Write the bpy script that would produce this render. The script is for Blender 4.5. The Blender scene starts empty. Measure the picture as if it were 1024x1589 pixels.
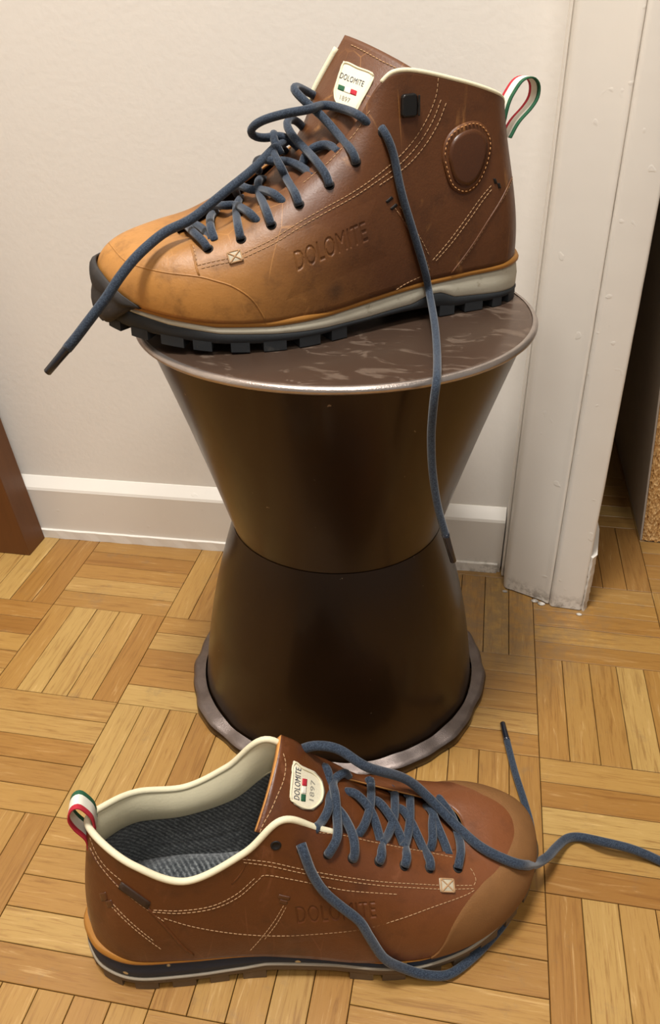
import bpy, bmesh, math, random
import numpy as np
from mathutils import Vector, Matrix
from mathutils.bvhtree import BVHTree

random.seed(7); rng = np.random.default_rng(7)
scn = bpy.context.scene
col = scn.collection

# ------------------------------------------------------------------ camera
BL = .13                                     # side of one parquet block (m)
F_PX, W_PX, H_PX = 1277.8, 1024, 1589
YAW, PITCH, ROLL = -.1871, .5570, -.0131
CAM = np.array([-.6507, -6.0016, 4.3332]) * BL
def cam_axes():
    cy, sy, cp, sp = math.cos(YAW), math.sin(YAW), math.cos(PITCH), math.sin(PITCH)
    f = np.array([sy*cp, cy*cp, -sp]); r = np.array([cy, -sy, 0]); u = np.cross(r, f)
    c, s = math.cos(ROLL), math.sin(ROLL)
    return c*r + s*u, -s*r + c*u, f
RX, UP, FW = cam_axes()
cd = bpy.data.cameras.new('camera'); cam = bpy.data.objects.new('camera', cd); col.objects.link(cam)
cd.sensor_fit = 'VERTICAL'; cd.sensor_height = 36; cd.lens = F_PX/H_PX*36; cd.clip_start = .01
m = Matrix.Identity(4)
for i in range(3):
    m[i][0], m[i][1], m[i][2], m[i][3] = RX[i], UP[i], -FW[i], CAM[i]
cam.matrix_world = m
scn.camera = cam

# ------------------------------------------------------------------ light
world = bpy.data.worlds.new('world'); scn.world = world; world.use_nodes = True
bg = world.node_tree.nodes['Background']
bg.inputs[0].default_value = (1.0, .97, .93, 1); bg.inputs[1].default_value = .20
def area_light(name, loc, target, size, power, color):
    l = bpy.data.lights.new(name, 'AREA'); l.shape = 'DISK'; l.size = size; l.energy = power; l.color = color
    o = bpy.data.objects.new(name, l); col.objects.link(o); o.location = loc
    o.rotation_euler = (Vector(target)-Vector(loc)).to_track_quat('-Z', 'Y').to_euler()
    return o
area_light('ceiling_and_fill_lamp', (-.34, -.66, 2.30), (-.25, -.25, .2), .42, 41, (1.0, .985, .95))
area_light('ceiling_and_fill_lamp', (.42, -1.55, 2.30), (.0, -.2, .1), .60, 11, (1.0, .985, .95))  # unseen fill lamp, added to brighten the chipboard edge and right-hand floor
scn.view_settings.view_transform = 'Standard'; scn.view_settings.look = 'None'
scn.view_settings.gamma = 1; scn.view_settings.use_curve_mapping = False
scn.view_settings.exposure = 0.40

# ------------------------------------------------------------------ pixel helpers (photo pixel -> ray)
def ray(px):
    d = RX*(px[0]-W_PX/2)/F_PX - UP*(px[1]-H_PX/2)/F_PX + FW
    return d/np.linalg.norm(d)
def on_plane(px, n, d):
    n = np.array(n, float); r = ray(px)
    return CAM + r*((d - n@CAM)/(n@r))
def on_z(px, z): return on_plane(px, (0, 0, 1), z)

# ------------------------------------------------------------------ object helpers
def tag(o, label=None, cat=None, group=None, kind=None):
    for k, v in (('label', label), ('category', cat), ('group', group), ('kind', kind)):
        if v: o[k] = v
    return o
def empty(name, loc, rz=0):
    o = bpy.data.objects.new(name, None); col.objects.link(o); o.location = loc; o.rotation_euler = (0, 0, rz)
    o.empty_display_size = .03
    return o
def mobj(name, verts, faces, mat, parent=None, smooth=True, uvs=None, fix=False):
    me = bpy.data.meshes.new(name)
    me.from_pydata([tuple(map(float, v)) for v in verts], [], [tuple(int(i) for i in f) for f in faces])
    if fix:
        bm = bmesh.new(); bm.from_mesh(me); bmesh.ops.recalc_face_normals(bm, faces=bm.faces); bm.to_mesh(me); bm.free()
    if smooth: me.polygons.foreach_set('use_smooth', [True]*len(me.polygons))
    mats = mat if isinstance(mat, (list, tuple)) else [mat]
    for x in mats: me.materials.append(x)
    o = bpy.data.objects.new(name, me); col.objects.link(o)
    if parent is not None: o.parent = parent
    return o
def bm_obj(name, bm, mat, parent=None, smooth=False):
    me = bpy.data.meshes.new(name); bm.to_mesh(me); bm.free()
    if smooth: me.polygons.foreach_set('use_smooth', [True]*len(me.polygons))
    me.materials.append(mat)
    o = bpy.data.objects.new(name, me); col.objects.link(o)
    if parent is not None: o.parent = parent
    return o
def solidify(o, t, off=-1, rim=True):
    md = o.modifiers.new('thickness', 'SOLIDIFY'); md.thickness = t; md.offset = off; md.use_rim = rim
    return md
def bevel(o, w, seg=2, ang=.6):
    md = o.modifiers.new('bevel', 'BEVEL'); md.width = w; md.segments = seg; md.limit_method = 'ANGLE'; md.angle_limit = ang
def box_bm(x0, x1, y0, y1, z0, z1, bm=None):
    bm = bm or bmesh.new()
    r = bmesh.ops.create_cube(bm, size=1)
    for v in r['verts']:
        v.co = ((x0+x1)/2 + v.co.x*(x1-x0), (y0+y1)/2 + v.co.y*(y1-y0), (z0+z1)/2 + v.co.z*(z1-z0))
    return bm
def grid_faces(nu, nv, closed=False, off=0, flip=False):
    F = []
    for i in range(nu if closed else nu-1):
        for j in range(nv-1):
            a, b = i*nv+j, ((i+1) % nu)*nv+j
            q = (a+off, b+off, b+1+off, a+1+off)
            F.append(q[::-1] if flip else q)
    return F
def cr_curve(P, n, closed=False):
    P = np.array(P, float); N = len(P); out = []
    segs = N if closed else N-1
    g = (lambda i: P[i % N]) if closed else (lambda i: P[min(max(i, 0), N-1)])
    for i in range(segs):
        a, b, c, d = g(i-1), g(i), g(i+1), g(i+2)
        if not closed:
            if i == 0: a = 2*b-c
            if i == N-2: d = 2*c-b
        for k in range(n):
            t = k/n
            out.append(.5*(2*b+(c-a)*t+(2*a-5*b+4*c-d)*t*t+(3*b-a-3*c+d)*t**3))
    if not closed: out.append(P[-1])
    return np.array(out)
def resample(P, step=None, n=None):
    P = np.array(P); d = np.r_[0, np.cumsum(np.linalg.norm(np.diff(P, axis=0), axis=1))]
    n = n or max(2, int(d[-1]/step)+1)
    t = np.linspace(0, d[-1], n)
    return np.stack([np.interp(t, d, P[:, k]) for k in range(P.shape[1])], 1)
def frames(P):
    T = np.gradient(P, axis=0); T /= np.linalg.norm(T, axis=1)[:, None]+1e-12
    n = np.cross(T[0], (0.31, .2, .93)); n /= np.linalg.norm(n); N = [n]
    for i in range(1, len(P)):
        n = N[-1]-T[i]*(N[-1]@T[i]); n /= np.linalg.norm(n)+1e-12; N.append(n)
    N = np.array(N); return T, N, np.cross(T, N)
def tube(P, r, seg=8, caps=True, closed=False):
    P = np.array(P); n = len(P); r = np.broadcast_to(np.array(r, float), (n,))
    T, N, Bn = frames(P)
    a = np.linspace(0, 2*np.pi, seg, endpoint=False)
    V = (P[:, None]+r[:, None, None]*(np.cos(a)[None, :, None]*N[:, None]+np.sin(a)[None, :, None]*Bn[:, None])).reshape(-1, 3)
    F = []
    for i in range(n-1 if not closed else n):
        for k in range(seg):
            k2 = (k+1) % seg; j = (i+1) % n
            F.append((i*seg+k, i*seg+k2, j*seg+k2, j*seg+k))
    if caps and not closed:
        F.append(tuple(range(seg))[::-1]); F.append(tuple(range((n-1)*seg, n*seg)))
    return V, F
class Acc:
    def __init__(s): s.V = []; s.F = []
    def add(s, V, F):
        o = len(s.V); s.V += [tuple(v) for v in V]; s.F += [tuple(i+o for i in f) for f in F]
    def obj(s, name, mat, parent=None, **k): return mobj(name, s.V, s.F, mat, parent, **k)

# ------------------------------------------------------------------ material helpers
def srgb(r, g, b):
    f = lambda c: c/12.92 if c <= .04045 else ((c+.055)/1.055)**2.4
    return (f(r/255), f(g/255), f(b/255), 1)
class NT:
    def __init__(s, name):
        s.m = bpy.data.materials.new(name); s.m.use_nodes = True; s.t = s.m.node_tree; s.n = s.t.nodes; s.l = s.t.links
        s.b = s.n['Principled BSDF']
    def node(s, typ, **k):
        n = s.n.new(typ)
        for a, v in k.items():
            if a == 'ins':
                for i, x in v.items():
                    if hasattr(x, 'bl_idname') or isinstance(x, bpy.types.NodeSocket): s.l.new(x, n.inputs[i])
                    else: n.inputs[i].default_value = x
            else: setattr(n, a, v)
        return n
    def coord(s, kind='Object', scale=(1, 1, 1), loc=(0, 0, 0), rot=(0, 0, 0)):
        tc = s.node('ShaderNodeTexCoord'); mp = s.node('ShaderNodeMapping')
        s.l.new(tc.outputs[kind], mp.inputs[0]); mp.inputs['Scale'].default_value = scale
        mp.inputs['Location'].default_value = loc; mp.inputs['Rotation'].default_value = rot
        return mp.outputs[0]
    def noise(s, vec, scale=5, detail=4, rough=.55, dist=0):
        n = s.node('ShaderNodeTexNoise', ins={'Scale': scale, 'Detail': detail, 'Roughness': rough, 'Distortion': dist})
        if vec is not None: s.l.new(vec, n.inputs['Vector'])
        return n.outputs['Fac']
    def ramp(s, fac, stops):
        r = s.node('ShaderNodeValToRGB'); s.l.new(fac, r.inputs[0]); e = r.color_ramp.elements
        while len(e) < len(stops): e.new(.5)
        for x, (p, c) in zip(e, stops):
            x.position = p; x.color = c if len(c) == 4 else (*c, 1)
        return r.outputs[0]
    def mix(s, fac, a, b, blend='MIX'):
        n = s.node('ShaderNodeMix', data_type='RGBA', blend_type=blend)
        for i, x in ((0, fac), (6, a), (7, b)):
            if isinstance(x, bpy.types.NodeSocket): s.l.new(x, n.inputs[i])
            else: n.inputs[i].default_value = x
        return n.outputs[2]
    def math(s, op, a, b=0, c=None, clamp=False):
        n = s.node('ShaderNodeMath', operation=op, use_clamp=clamp)
        for i, x in enumerate((a, b) if c is None else (a, b, c)):
            if isinstance(x, bpy.types.NodeSocket): s.l.new(x, n.inputs[i])
            else: n.inputs[i].default_value = x
        return n.outputs[0]
    def smooth(s, x, lo, hi):
        n = s.node('ShaderNodeMapRange', interpolation_type='SMOOTHSTEP'); s.l.new(x, n.inputs[0])
        n.inputs[1].default_value = lo; n.inputs[2].default_value = hi
        return n.outputs[0]
    def xyz(s, vec):
        n = s.node('ShaderNodeSeparateXYZ'); s.l.new(vec, n.inputs[0]); return n.outputs
    def set(s, **k):
        for i, x in k.items():
            i = {'color': 'Base Color', 'rough': 'Roughness', 'metal': 'Metallic', 'spec': 'Specular IOR Level', 'coat': 'Coat Weight', 'coatr': 'Coat Roughness', 'sheen': 'Sheen Weight'}.get(i, i)
            if isinstance(x, bpy.types.NodeSocket): s.l.new(x, s.b.inputs[i])
            else: s.b.inputs[i].default_value = x
        return s
    def bump(s, h, strength=.3, dist=.001):
        n = s.node('ShaderNodeBump', ins={'Strength': strength, 'Distance': dist}); s.l.new(h, n.inputs['Height'])
        s.l.new(n.outputs[0], s.b.inputs['Normal']); return s
def plain(name, c, rough=.6, metal=0., spec=.4, var=.12, scale=60, bump=.15):
    t = NT(name); v = t.coord()
    n = t.noise(v, scale, 4)
    d = tuple(x*(1-var) for x in c[:3])+(1,); e = tuple(min(1, x*(1+var)) for x in c[:3])+(1,)
    t.set(color=t.mix(n, d, e), rough=rough, metal=metal, spec=spec)
    if bump: t.bump(t.noise(v, scale*12, 3), bump, .0006)
    return t.m

# ---- setting materials
def m_wall(name, c, c2):
    t = NT(name); v = t.coord()
    n = t.noise(v, 3, 3)
    t.set(color=t.mix(n, c, c2), rough=.62, spec=.3)
    b = t.math('ADD', t.noise(v, 170, 2, .5), t.math('MULTIPLY', t.noise(v, 40, 2), .6))
    t.bump(b, .16, .0011); return t.m
M = {}
M['wall'] = m_wall('wall_paint', srgb(229, 222, 212), srgb(225, 218, 208))
def m_trim():
    t = NT('trim_paint'); v = t.coord(); z = t.xyz(v)[2]
    n = t.noise(v, 14, 4)
    c = t.mix(n, srgb(226, 219, 208), srgb(220, 212, 201))
    dirt = t.math('MULTIPLY', t.smooth(z, .024, .0), t.smooth(t.noise(v, 90, 5, .7), .42, .62))
    c = t.mix(t.math('MULTIPLY', dirt, t.math('MULTIPLY', t.smooth(t.xyz(t.node('ShaderNodeNewGeometry').outputs['Position'])[0], -.12, -.03), .75)), c, srgb(120, 108, 95))
    t.set(color=c, rough=.38, spec=.5)
    drips = t.smooth(t.noise(v, 95, 1, .4), .72, .78)
    t.bump(t.math('ADD', t.math('MULTIPLY', t.noise(v, 45, 3), .5), t.math('MULTIPLY', drips, .5)), .22, .0014); return t.m
M['trim'] = m_trim()
def m_plank():
    t = NT('oak_strip'); oi = t.node('ShaderNodeObjectInfo')
    tc = t.node('ShaderNodeTexCoord'); sc = t.node('ShaderNodeVectorMath', operation='SCALE')
    cmb = t.node('ShaderNodeCombineXYZ'); t.l.new(oi.outputs['Random'], cmb.inputs[0]); t.l.new(oi.outputs['Random'], cmb.inputs[1]); t.l.new(oi.outputs['Random'], cmb.inputs[2])
    t.l.new(cmb.outputs[0], sc.inputs[0]); sc.inputs['Scale'].default_value = 37.
    ad = t.node('ShaderNodeVectorMath', operation='ADD'); t.l.new(tc.outputs['Object'], ad.inputs[0]); t.l.new(sc.outputs[0], ad.inputs[1])
    mp = t.node('ShaderNodeMapping'); t.l.new(ad.outputs[0], mp.inputs[0]); mp.inputs['Scale'].default_value = (10, 150, 30)
    g = t.noise(mp.outputs[0], 1.6, 7, .66, .9)
    mp2 = t.node('ShaderNodeMapping'); t.l.new(ad.outputs[0], mp2.inputs[0]); mp2.inputs['Scale'].default_value = (28, 600, 60)
    g2 = t.noise(mp2.outputs[0], 1.5, 3, .6)
    tone = t.ramp(oi.outputs['Random'], [(0, srgb(141, 97, 44)), (.18, srgb(166, 127, 67)), (.4, srgb(153, 109, 52)), (.6, srgb(174, 140, 81)), (.8, srgb(160, 119, 60)), (1, srgb(146, 102, 47))])
    lt = t.mix(.30, tone, srgb(236, 200, 140))
    c = t.mix(t.smooth(g, .30, .50), t.mix(.55, tone, srgb(112, 70, 30)), tone)
    c = t.mix(t.smooth(g, .56, .74), c, lt)
    c = t.mix(t.math('MULTIPLY', t.smooth(g2, .54, .72), .5), c, srgb(130, 84, 40))
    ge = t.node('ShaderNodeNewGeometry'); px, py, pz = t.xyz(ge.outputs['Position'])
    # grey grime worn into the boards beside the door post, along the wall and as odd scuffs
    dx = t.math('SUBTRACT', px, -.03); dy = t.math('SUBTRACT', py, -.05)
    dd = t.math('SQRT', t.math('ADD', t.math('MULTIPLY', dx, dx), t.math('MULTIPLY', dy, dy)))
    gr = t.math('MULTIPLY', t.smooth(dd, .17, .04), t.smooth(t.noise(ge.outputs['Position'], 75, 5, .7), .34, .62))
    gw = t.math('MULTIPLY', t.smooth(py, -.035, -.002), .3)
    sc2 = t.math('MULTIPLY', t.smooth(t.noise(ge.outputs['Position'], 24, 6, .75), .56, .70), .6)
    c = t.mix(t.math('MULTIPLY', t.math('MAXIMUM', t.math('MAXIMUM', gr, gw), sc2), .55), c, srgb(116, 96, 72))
    t.set(color=c, rough=t.math('ADD', t.math('MULTIPLY', g, .2), .30), spec=.45)
    t.bump(t.math('ADD', g, g2), .12, .0006); return t.m
M['plank'] = m_plank()
M['subfloor'] = plain('dark_joint', srgb(62, 40, 22), .8)
M['shaded_wall'] = plain('shaded_wall_paint', srgb(120, 108, 92), .7)  # shade of the unlit next room put into its wall colour
def m_wood():
    t = NT('brown_furniture'); v = t.coord(scale=(30, 30, 3)); g = t.noise(v, 3, 5, .6, .4)
    t.set(color=t.mix(g, srgb(84, 50, 22), srgb(108, 66, 32)), rough=.45, spec=.35); t.bump(g, .08, .0005); return t.m
M['furn'] = m_wood()
def m_chip():
    t = NT('chipboard'); v = t.coord(scale=(1, 1, .45))
    vo = t.node('ShaderNodeTexVoronoi', ins={'Scale': 560., 'Randomness': 1.}); t.l.new(v, vo.inputs['Vector'])
    c = t.ramp(vo.outputs['Color'], [(0, srgb(150, 104, 56)), (.5, srgb(212, 166, 106)), (1, srgb(238, 202, 146))])
    t.set(color=c, rough=.85, spec=.15); t.bump(vo.outputs['Distance'], .7, .002); return t.m
M['chip'] = m_chip()
M['laminate'] = plain('grey_laminate', srgb(178, 170, 160), .5)

# ------------------------------------------------------------------ room shell
floor = tag(bm_obj('floor', box_bm(-1.7, .95, -3.4, 1.35, -.05, -.0035), M['subfloor']), kind='structure')
WS = .028; WA = math.atan(WS)                       # the back wall runs slightly off the parquet grid
def wy(x): return .0121+WS*x                        # front of the baseboard
BT = .012                                           # baseboard thickness
def wall_box(name, pts, z0, z1, mat, kind='structure'):
    V = [(x, y, z) for z in (z0, z1) for x, y in pts]; n = len(pts)
    F = [tuple(range(n))[::-1], tuple(range(n, 2*n))]+[(i, (i+1) % n, n+(i+1) % n, n+i) for i in range(n)]
    return tag(mobj(name, V, F, mat, smooth=False, fix=True), kind=kind)
wall_box('wall_back', [(-1.7, wy(-1.7)+BT), (-.028, wy(-.028)+BT), (-.028, .11), (-1.7, .09)], -.003, 2.45, M['wall'])
wall_box('wall_left', [(-1.7, -3.4), (-1.62, -3.4), (-1.62, .0), (-1.7, .0)], -.003, 2.45, M['wall'])
wall_box('wall_far', [(-.5, 1.25), (.95, 1.25), (.95, 1.33), (-.5, 1.33)], -.003, 2.45, M['shaded_wall'])
wall_box('wall_right', [(.88, -.1), (.95, -.1), (.95, 1.25), (.88, 1.25)], -.003, 2.45, M['shaded_wall'])
wall_box('wall_side', [(-.5, .12), (-.43, .12), (-.43, 1.25), (-.5, 1.25)], -.003, 2.45, M['shaded_wall'])
tag(bm_obj('ceiling', box_bm(-1.7, .95, -3.4, 1.35, 2.45, 2.5), M['wall']), kind='structure')

# baseboard: profile swept along the wall, with a separate paint-caked strip at the floor
def sweep_profile(name, prof, x0, x1, mat, n=60, jitter=0.):
    V = []; k = len(prof)
    for i in range(n):
        x = x0+(x1-x0)*i/(n-1)
        for d, z in prof:
            j = jitter*math.sin(i*1.7+z*300)*random.uniform(.3, 1)
            V.append((x, wy(x)+d+j, z+j*.6))
    F = grid_faces(n, k, flip=True)+[tuple(range(k)), tuple(range((n-1)*k, n*k))[::-1]]
    return mobj(name, V, F, mat, smooth=False, fix=True)
bb = sweep_profile('baseboard_back', [(BT+.001, .0), (.0, .0), (.0, .0665), (.0012, .0695), (BT-.001, .0803), (BT+.001, .0805)], -1.62, -.0362, M['trim'])
tag(bb, kind='structure')
st = sweep_profile('paint_strip', [(.0005, .0), (-.0030, .0002), (-.0026, .0112), (.0005, .0122)], -1.62, -.040, M['trim'], 160, .00035); st.parent = bb

# door post: outer bead, splayed casing board, groove, inner board with a chipped lower corner
def prism(name, pts, z0, z1, parent, nz=90, wob=.00012):
    V = []; n = len(pts)
    for i in range(nz):
        z = z0+(z1-z0)*i/(nz-1)
        for k, (x, y) in enumerate(pts):
            V.append((x+random.uniform(-wob, wob), y+random.uniform(-wob, wob), z))
    F = [(i*n+k, i*n+(k+1) % n, (i+1)*n+(k+1) % n, (i+1)*n+k) for i in range(nz-1) for k in range(n)]
    F += [tuple(range(n))[::-1], tuple(range((nz-1)*n, nz*n))]
    o = mobj(name, V, F, M['trim'], parent, smooth=True, fix=True); o.data.set_sharp_from_angle(angle=math.radians(50)); return o
dr = empty('door_1', (0, 0, 0)); tag(dr, kind='structure')
prism('casing_board', [(-.0348, .03), (-.0348, .0050), (-.0342, .0030), (-.0330, .0022), (-.0322, .0036), (-.0316, .0020), (-.0316, -.0140), (-.0312, -.0170), (-.0298, -.0196), (-.0278, -.0212), (-.0250, -.0220),
    (-.0215, -.0232), (.0085, -.0362), (.0115, -.0382), (.0135, -.0400), (.0150, -.0408), (.0163, -.0404), (.0170, -.0390), (.0172, .03)], .0015, 1.25, dr)
jm = prism('jamb', [(.0172, .11), (.0172, -.0398), (.0180, -.0425), (.0195, -.0440), (.0215, -.0446), (.0480, -.0462), (.0498, -.0458), (.0510, -.0442), (.0512, .11)], .001, 1.25, dr)
prism('jamb_stub', [(.0505, .060), (.0508, -.0455), (.0525, -.0465), (.0570, -.0400), (.0640, .0100), (.0640, .060)], .0, .070, dr, 20, .0006)
for (x, y, r, lb) in ((-.030, -.0255, .0022, 'small flake of cream paint at the left corner of the door post foot'), (.002, -.0375, .0030, 'round crumb of cream paint below the middle of the door casing'),
                  (.0085, -.0415, .0032, 'largest crumb of cream paint below the groove of the door casing'), (.0480, -.0535, .0022, 'tiny white paint flake on the parquet in front of the jamb')):
    bm = bmesh.new(); bmesh.ops.create_icosphere(bm, subdivisions=2, radius=r)
    for v in bm.verts: v.co = (v.co.x*random.uniform(.8, 1.2)*1.3+x, v.co.y+y, max(0, v.co.z*.5+.0006))
    tag(bm_obj('paint_flake', bm, M['trim'], None, True), lb, 'paint flake', 'paint flakes at the door post')

# parquet: every strip in view is a part of the floor
def strip_mesh():
    L, Wd, H, c = BL/2-.0003, BL/10-.0003, .0035, .00035
    V = []
    for z, k in ((-.0035, 0), (-c, 0), (0, c)):
        V += [(-L+k, -Wd+k, z), (L-k, -Wd+k, z), (L-k, Wd-k, z), (-L+k, Wd-k, z)]
    F = [(8, 9, 10, 11)]
    for a in (0, 4):
        F += [(a+i, a+(i+1) % 4, a+4+(i+1) % 4, a+4+i) for i in range(4)]
    me = bpy.data.meshes.new('plank'); me.from_pydata(V, [], F); me.materials.append(M['plank']); return me
sm = strip_mesh()
def vis(x, y):
    d = np.array([x, y, 0])-CAM
    if d@FW < .05: return False
    u, v = W_PX/2+F_PX*(d@RX)/(d@FW), H_PX/2-F_PX*(d@UP)/(d@FW)
    return -330 < u < W_PX+330 and -200 < v < H_PX+330
laid = set()
for i in range(-8, 6):
    for k in range(-8, 7):
        for s in range(5):
            hor = (i+k) % 2 == 0
            x, y = ((i+.5)*BL, -(k+.9-.2*s)*BL) if hor else ((i+.1+.2*s)*BL, -(k+.5)*BL)
            if not vis(x, y): continue
            if y > wy(x)+(.07 if not hor else .02) and x < .03: continue
            if y > .45 : continue
            laid.add((round(x, 4), round(y, 4)))
            o = bpy.data.objects.new('plank', sm); col.objects.link(o); o.parent = floor
            o.location = (x, y, random.uniform(-.00012, .00012)); o.rotation_euler = (random.uniform(-.002, .002), random.uniform(-.0006, .0006), (0 if hor else math.pi/2)+random.choice((0, math.pi)))
far = {True: Acc(), False: Acc()}                  # the rest of the parquet, outside the picture
for i in range(-13, 7):
    for k in range(-10, 26):
        for s in range(5):
            hor = (i+k) % 2 == 0
            x, y = ((i+.5)*BL, -(k+.9-.2*s)*BL) if hor else ((i+.1+.2*s)*BL, -(k+.5)*BL)
            if (round(x, 4), round(y, 4)) in laid: continue
            if y > wy(x)+(.07 if not hor else .02) and not (x > .03 and y < 1.2): continue
            if not (-1.6 < x < .85) or y < -3.3: continue
            a, b = BL/2-.0003, BL/10-.0003
            p, q = (x, y) if hor else (y, -x)
            far[hor].add([(p-a, q-b, -.0002), (p+a, q-b, -.0002), (p+a, q+b, -.0002), (p-a, q+b, -.0002)], [(0, 1, 2, 3)])
for hor in far:
    o = far[hor].obj('far_planks', M['plank'], floor, smooth=False); tag(o, kind='stuff')
    if not hor: o.rotation_euler = (0, 0, math.pi/2)

# brown piece of furniture standing in the left corner: slightly flared slab foot
def slab(name, base, top, h, mat, parent=None):
    V = [(x, y, .0) for x, y in base]+[(x, y, h) for x, y in top]
    F = [(3, 2, 1, 0), (4, 5, 6, 7)]+[(i, (i+1) % 4, 4+(i+1) % 4, 4+i) for i in range(4)]
    o = mobj(name, V, F, mat, parent, smooth=False, fix=True); bevel(o, .0012, 2); return o
o = slab('furniture_side', [(-.80, -.0475), (-.5905, -.0475), (-.5905, -.0085), (-.80, -.0085)], [(-.87, -.0500), (-.668, -.0500), (-.668, -.0105), (-.87, -.0105)], .62, M['furn'])
tag(o, 'brown wooden furniture side standing against the white baseboard at the left edge', 'furniture')
# chipboard panel in the next room
pn = empty('panel', (.131, .104, 0))
tag(pn, 'grey laminated chipboard panel standing on edge beyond the door post', 'panel')
V = [(0, .0, 0), (.003, 0, 0), (.003, .27, 0), (0, .27, 0)]
o = slab('laminate_face', [(.0, .001), (.0025, .001), (.0025, .32), (.0, .32)], [(-.075, .001), (-.0725, .001), (-.0725, .32), (-.075, .32)], 1.0, M['laminate'], pn)
acc = Acc()
nz, nx = 160, 12
V = []
for i in range(nz):
    z = i/(nz-1)*1.0
    for j in range(nx):
        ed = 1 if j in (0, nx-1) else 0
        V.append((.0027+.034*j/(nx-1)-.075*z, -.0005+random.uniform(-.0008, .0006)+.002*ed, z+(.0025*abs(math.sin(j*1.9)) if i == 0 else 0)))
o2 = mobj('chipboard_core', V, grid_faces(nz, nx, flip=True), M['chip'], pn, smooth=False); 
V = [(.0026+.0345*a-.075*z, y, z) for z in (.001, 1.0) for a, y in ((0, .0012), (1, .0012), (1, .318), (0, .318))]
mobj('chipboard_body', V, [(0, 1, 2, 3), (7, 6, 5, 4), (0, 4, 5, 1), (1, 5, 6, 2), (2, 6, 7, 3), (3, 7, 4, 0)], M['chip'], pn, smooth=False, fix=True)

# ------------------------------------------------------------------ hourglass metal stool
def m_bronze(name, dark, lite, rough, metal, smudge=None, scale=14):
    t = NT(name); v = t.coord(); n = t.noise(v, scale, 5, .6)
    c = t.mix(n, dark, lite)
    r = t.math('ADD', t.math('MULTIPLY', t.noise(v, 30, 4), .12), rough)
    if smudge:
        s1 = t.smooth(t.noise(t.coord(scale=(1, 1.9, 1), rot=(0, 0, .5)), 26, 5, .6, 1.6), .55, .63)
        s2 = t.smooth(t.noise(v, 95, 4, .7), .66, .72)
        sm_ = t.math('MULTIPLY', t.math('MAXIMUM', s1, s2), .35)
        c = t.mix(sm_, c, smudge); r = t.math('ADD', r, t.math('MULTIPLY', sm_, .5))
    else:
        sp = t.smooth(t.noise(v, 120, 3, .6), .735, .77)
        c = t.mix(t.math('MULTIPLY', sp, .55), c, srgb(170, 150, 130))
    t.set(color=c, rough=r, metal=metal, spec=.5, coat=.22, coatr=.16)
    t.bump(t.noise(v, 9, 3), .12, .004); return t.m
M['bronze'] = m_bronze('dark_bronze', srgb(40, 27, 14), srgb(50, 33, 18), .27, .62)
M['bronze_top'] = m_bronze('bronze_top', srgb(80, 62, 50), srgb(94, 72, 58), .34, .55, srgb(140, 122, 106))
M['worn'] = plain('worn_steel', srgb(120, 108, 102), .35, .8, .5, .35, 120, .5)
M['rim'] = plain('bright_rim', srgb(176, 164, 156), .3, .85, .5, .25, 90, .3)
SX, SY = -.192, -.179
stool = empty('metal_stool', (SX, SY, 0))
tag(stool, 'dark bronze metal hourglass stool with round top, standing on the parquet', 'stool')
def lathe(prof, seg=128, wob=None):
    V = []
    for r, z in prof:
        for k in range(seg):
            a = 2*math.pi*k/seg; rr, zz = r, z
            if wob: rr, zz = wob(r, z, a)
            V.append((rr*math.cos(a), rr*math.sin(a), zz))
    F = [(i*seg+k, i*seg+(k+1) % seg, (i+1)*seg+(k+1) % seg, (i+1)*seg+k) for i in range(len(prof)-1) for k in range(seg)]
    return V, F
def caps(V, F, seg, n):
    F.append(tuple(range(seg))[::-1]); F.append(tuple(range((n-1)*seg, n*seg)))
RT, ZT = .1495, .364
pr = [(RT-.010, ZT-.0048), (RT-.0015, ZT-.0045), (RT-.0003, ZT-.0030), (RT-.0022, ZT-.0006), (RT-.006, ZT-.0001), (.12, ZT-.0003), (.08, ZT-.0006), (.03, ZT-.0003), (.004, ZT)]
V, F = lathe(pr); caps(V, F, 128, len(pr)); mobj('top', V, F, M['bronze_top'], stool, fix=True)
rimp = [(RT-.0030, ZT-.0050), (RT-.0006, ZT-.0050), (RT+.0006, ZT-.0038), (RT+.0006, ZT-.0022), (RT-.0006, ZT-.0005), (RT-.0020, ZT+.0001), (RT-.0034, ZT+.00005)]
V, F = lathe(rimp); mobj('top_rim', V, F, M['rim'], stool, fix=True)['label'] = 'bright worn rim of the stool top'
def prof_cone(r0, z0, r1, z1, n, bulge=0):
    return [(r0+(r1-r0)*t+bulge*math.sin(math.pi*t), z0+(z1-z0)*t) for t in np.linspace(0, 1, n)]
wb = lambda r, z, a: (r*(1+.0028*math.sin(3*a+1)*math.sin(z*23)), z)
pr = prof_cone(.0885, .1765, .1435, ZT-.0045, 26, -.0015)
V, F = lathe(pr, 128, wb); mobj('upper_cone', V, F, M['bronze'], stool, fix=True)
pr = prof_cone(.1285, .0085, .0905, .182, 26, .0052)
V, F = lathe(pr, 128, wb); mobj('lower_cone', V, F, M['bronze'], stool, fix=True)
def fl(r, z, a):
    w = .0007*math.sin(7*a+.4)+.0007*math.sin(13*a+2)+.0004*math.sin(29*a)
    return (r+(w*1.3 if r > .135 else 0), max(0., z+(w*.9 if z > .004 else 0)))
pr = [(.1295, .0125), (.1325, .0115), (.1375, .0110), (.1400, .0100), (.1412, .0085)]
V, F = lathe(pr, 180, fl); mobj('base_flange', V, F, M['worn'], stool, fix=True)['label'] = 'grey hammered flange at the stool foot'
pr = [(.1410, .0086), (.1418, .0070), (.1418, .0008), (.1405, .0), (.1200, .0), (.120, .006)]
V, F = lathe(pr, 180, fl); mobj('base_ring', V, F, M['bronze'], stool, fix=True)
pr = [(.0890, .1755), (.0906, .1765), (.0908, .1790), (.0893, .1800)]
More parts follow.
